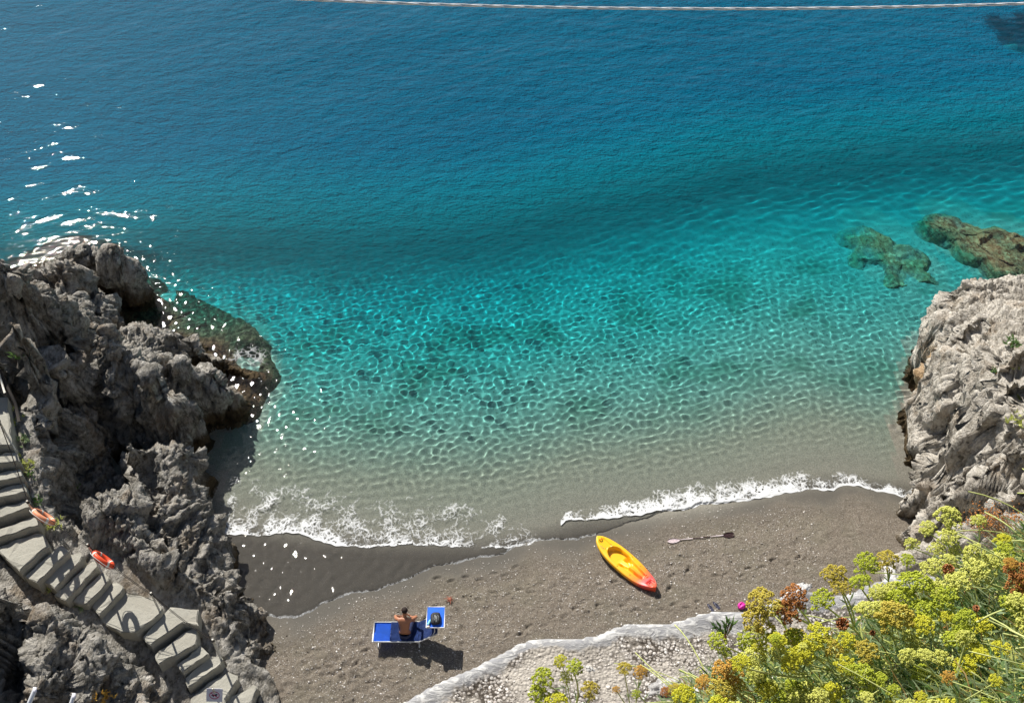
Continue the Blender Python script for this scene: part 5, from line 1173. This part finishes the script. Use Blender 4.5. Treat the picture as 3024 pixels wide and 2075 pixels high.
# narrow leafed sprig and dry bush
spb = Vector(att(2140, 1895, 3.9)); sg = empty('leafy_sprig', spb, 0, 'dark green narrow leafed sprig standing against the white ledge rim', 'plant')
bm = bmesh.new(); bl = bmesh.new()
for i in range(7):
    tp = Vector(att(2108+i*9+rp.gauss(0, 3), 1838+abs(i-3.5)*5-(8 if i > 3 else 0), 3.85))-spb; pts = curve((0, 0, 0), tp, (0, 0, .02), 6); tube(bm, pts, .0016, 5)
    for j in range(2, 7): leaf_blades(bl, pts[j], pts[j]-pts[j-1], 2, .04, .0042, .25, rp)
bm_obj('stem', bm, M_stemr, sg); bm_obj('leaves', bl, M_leaf[0], sg, False)
db = Vector(att(2985, 1640, 4.9)); dbs = empty('dry_bush', db, 0, 'dry reddish twiggy bush with grey grass in front of the pale cliff', 'bush')
bm = bmesh.new(); b2 = bmesh.new()
for i in range(110):
    tp = Vector(att(2930+rp.gauss(0, 42), 1548+rp.gauss(0, 26), 4.9+rp.gauss(0, .12)))-db; tube(bm if i % 2 else b2, curve((rp.gauss(0, .04), rp.gauss(0, .04), 0), tp, (0, 0, .05), 6), .0011, 4)
bm_obj('grey_twigs', bm, simple('grey_twig', (.3, .26, .18), .9), dbs); bm_obj('red_twigs', b2, M_stemr, dbs)
CC = np.array([att(2925+rp.gauss(0, 45), 1528+rp.gauss(0, 18), 4.88+rp.gauss(0, .1)) for i in range(500)])-np.array(db)
o = stones('dried_flowers', CC, .003+.003*np.random.default_rng(1).random(500), UM['R'], None, 2, kind='stuff'); o.parent = dbs
for k_ in ('label', 'category'):
    if k_ in o: del o[k_]

# little plants rooted in the rocks
def tuft(px_, py_, z_, s_, mat, label, n=60, cat='plant', grp='small plants rooted in the rocks', rocks=None):
    c = at(px_, py_, z_)
    if rocks is not None:   # stand it on the rock surface along the sight line
        G_ = rocks[2]; dd_ = G_-np.array([0, 0, H]); dpt = dd_[..., 1]*cp-dd_[..., 2]*sp; vx = dd_[..., 0]/dpt*F+CX; vy = CY-(dd_[..., 1]*sp+dd_[..., 2]*cp)/dpt*F
        e = np.hypot(vx-px_, vy-py_)+dpt*.5; i_ = np.unravel_index(e.argmin(), e.shape); c = G_[i_]
    root = empty('rock_plant', c, 0, label, cat, grp); bm = bmesh.new()
    for i in range(n//4): leaf_blades(bm, Vector((rp.gauss(0, s_*.4), rp.gauss(0, s_*.4), rp.random()*.05)), (rp.gauss(0, .5), rp.gauss(0, .5), 1), 4, s_*.6, s_*.07, .6, rp)
    bm_obj('leaves', bm, mat, root, False)
    bm = bmesh.new(); tube(bm, [(0, 0, -.08), (0, 0, s_*.3)], .012, 6); bm_obj('stem', bm, M_stemr, root)
for a in ((52, 1058, .28, 0, 'bright green tuft on the rock plateau above the stairs'), (36, 1215, .25, 2, 'yellow green tuft beside the top landing of the stairs'), (44, 1252, .3, 2, 'larger yellow green tuft just below the top landing'), (66, 1302, .3, 1, 'grey green tuft beside the uppermost step'),
          (80, 1375, .3, 2, 'yellow flowered tuft beside the second step'), (92, 1405, .2, 0, 'small dark tuft beside the third step'), (112, 1480, .28, 0, 'green tuft above the faded lifebuoy'), (160, 1555, .3, 2, 'green tuft right of the faded lifebuoy'), (210, 1440, .35, 0, 'dark green tuft in the shaded gully'),
          (144, 1734, .24, 2, 'yellow green tuft at the left end of the middle steps'), (240, 1782, .24, 1, 'flat tuft at the left end of the lower middle step')):
    tuft(a[0], a[1], 4, a[2], M_leaf[a[3]], a[4], rocks=LG)
for a in ((272, 2066, .22, 'A', 'orange flowered tuft at the bottom left edge'), (316, 2058, .24, 'A', 'brighter orange flowered tuft right of the other at the bottom left edge')):
    tuft(a[0], a[1], 3, a[2], UM['A'], a[4], rocks=LG)
for a in ((2985, 1018, .35, 0, 'green tuft high on the pale cliff near its dark cleft'), (2938, 1100, .25, 0, 'small green tuft halfway up the pale cliff'), (3010, 1085, .2, 2, 'pale green tuft at the right edge of the cliff'), (3018, 1255, .4, 2, 'large mossy yellow green tuft at the right edge of the cliff'), (3015, 1180, .25, 2, 'yellow moss tuft above the large mossy one')):
    tuft(a[0], a[1], 6, a[2], M_leaf[a[3]], a[4], rocks=RG)
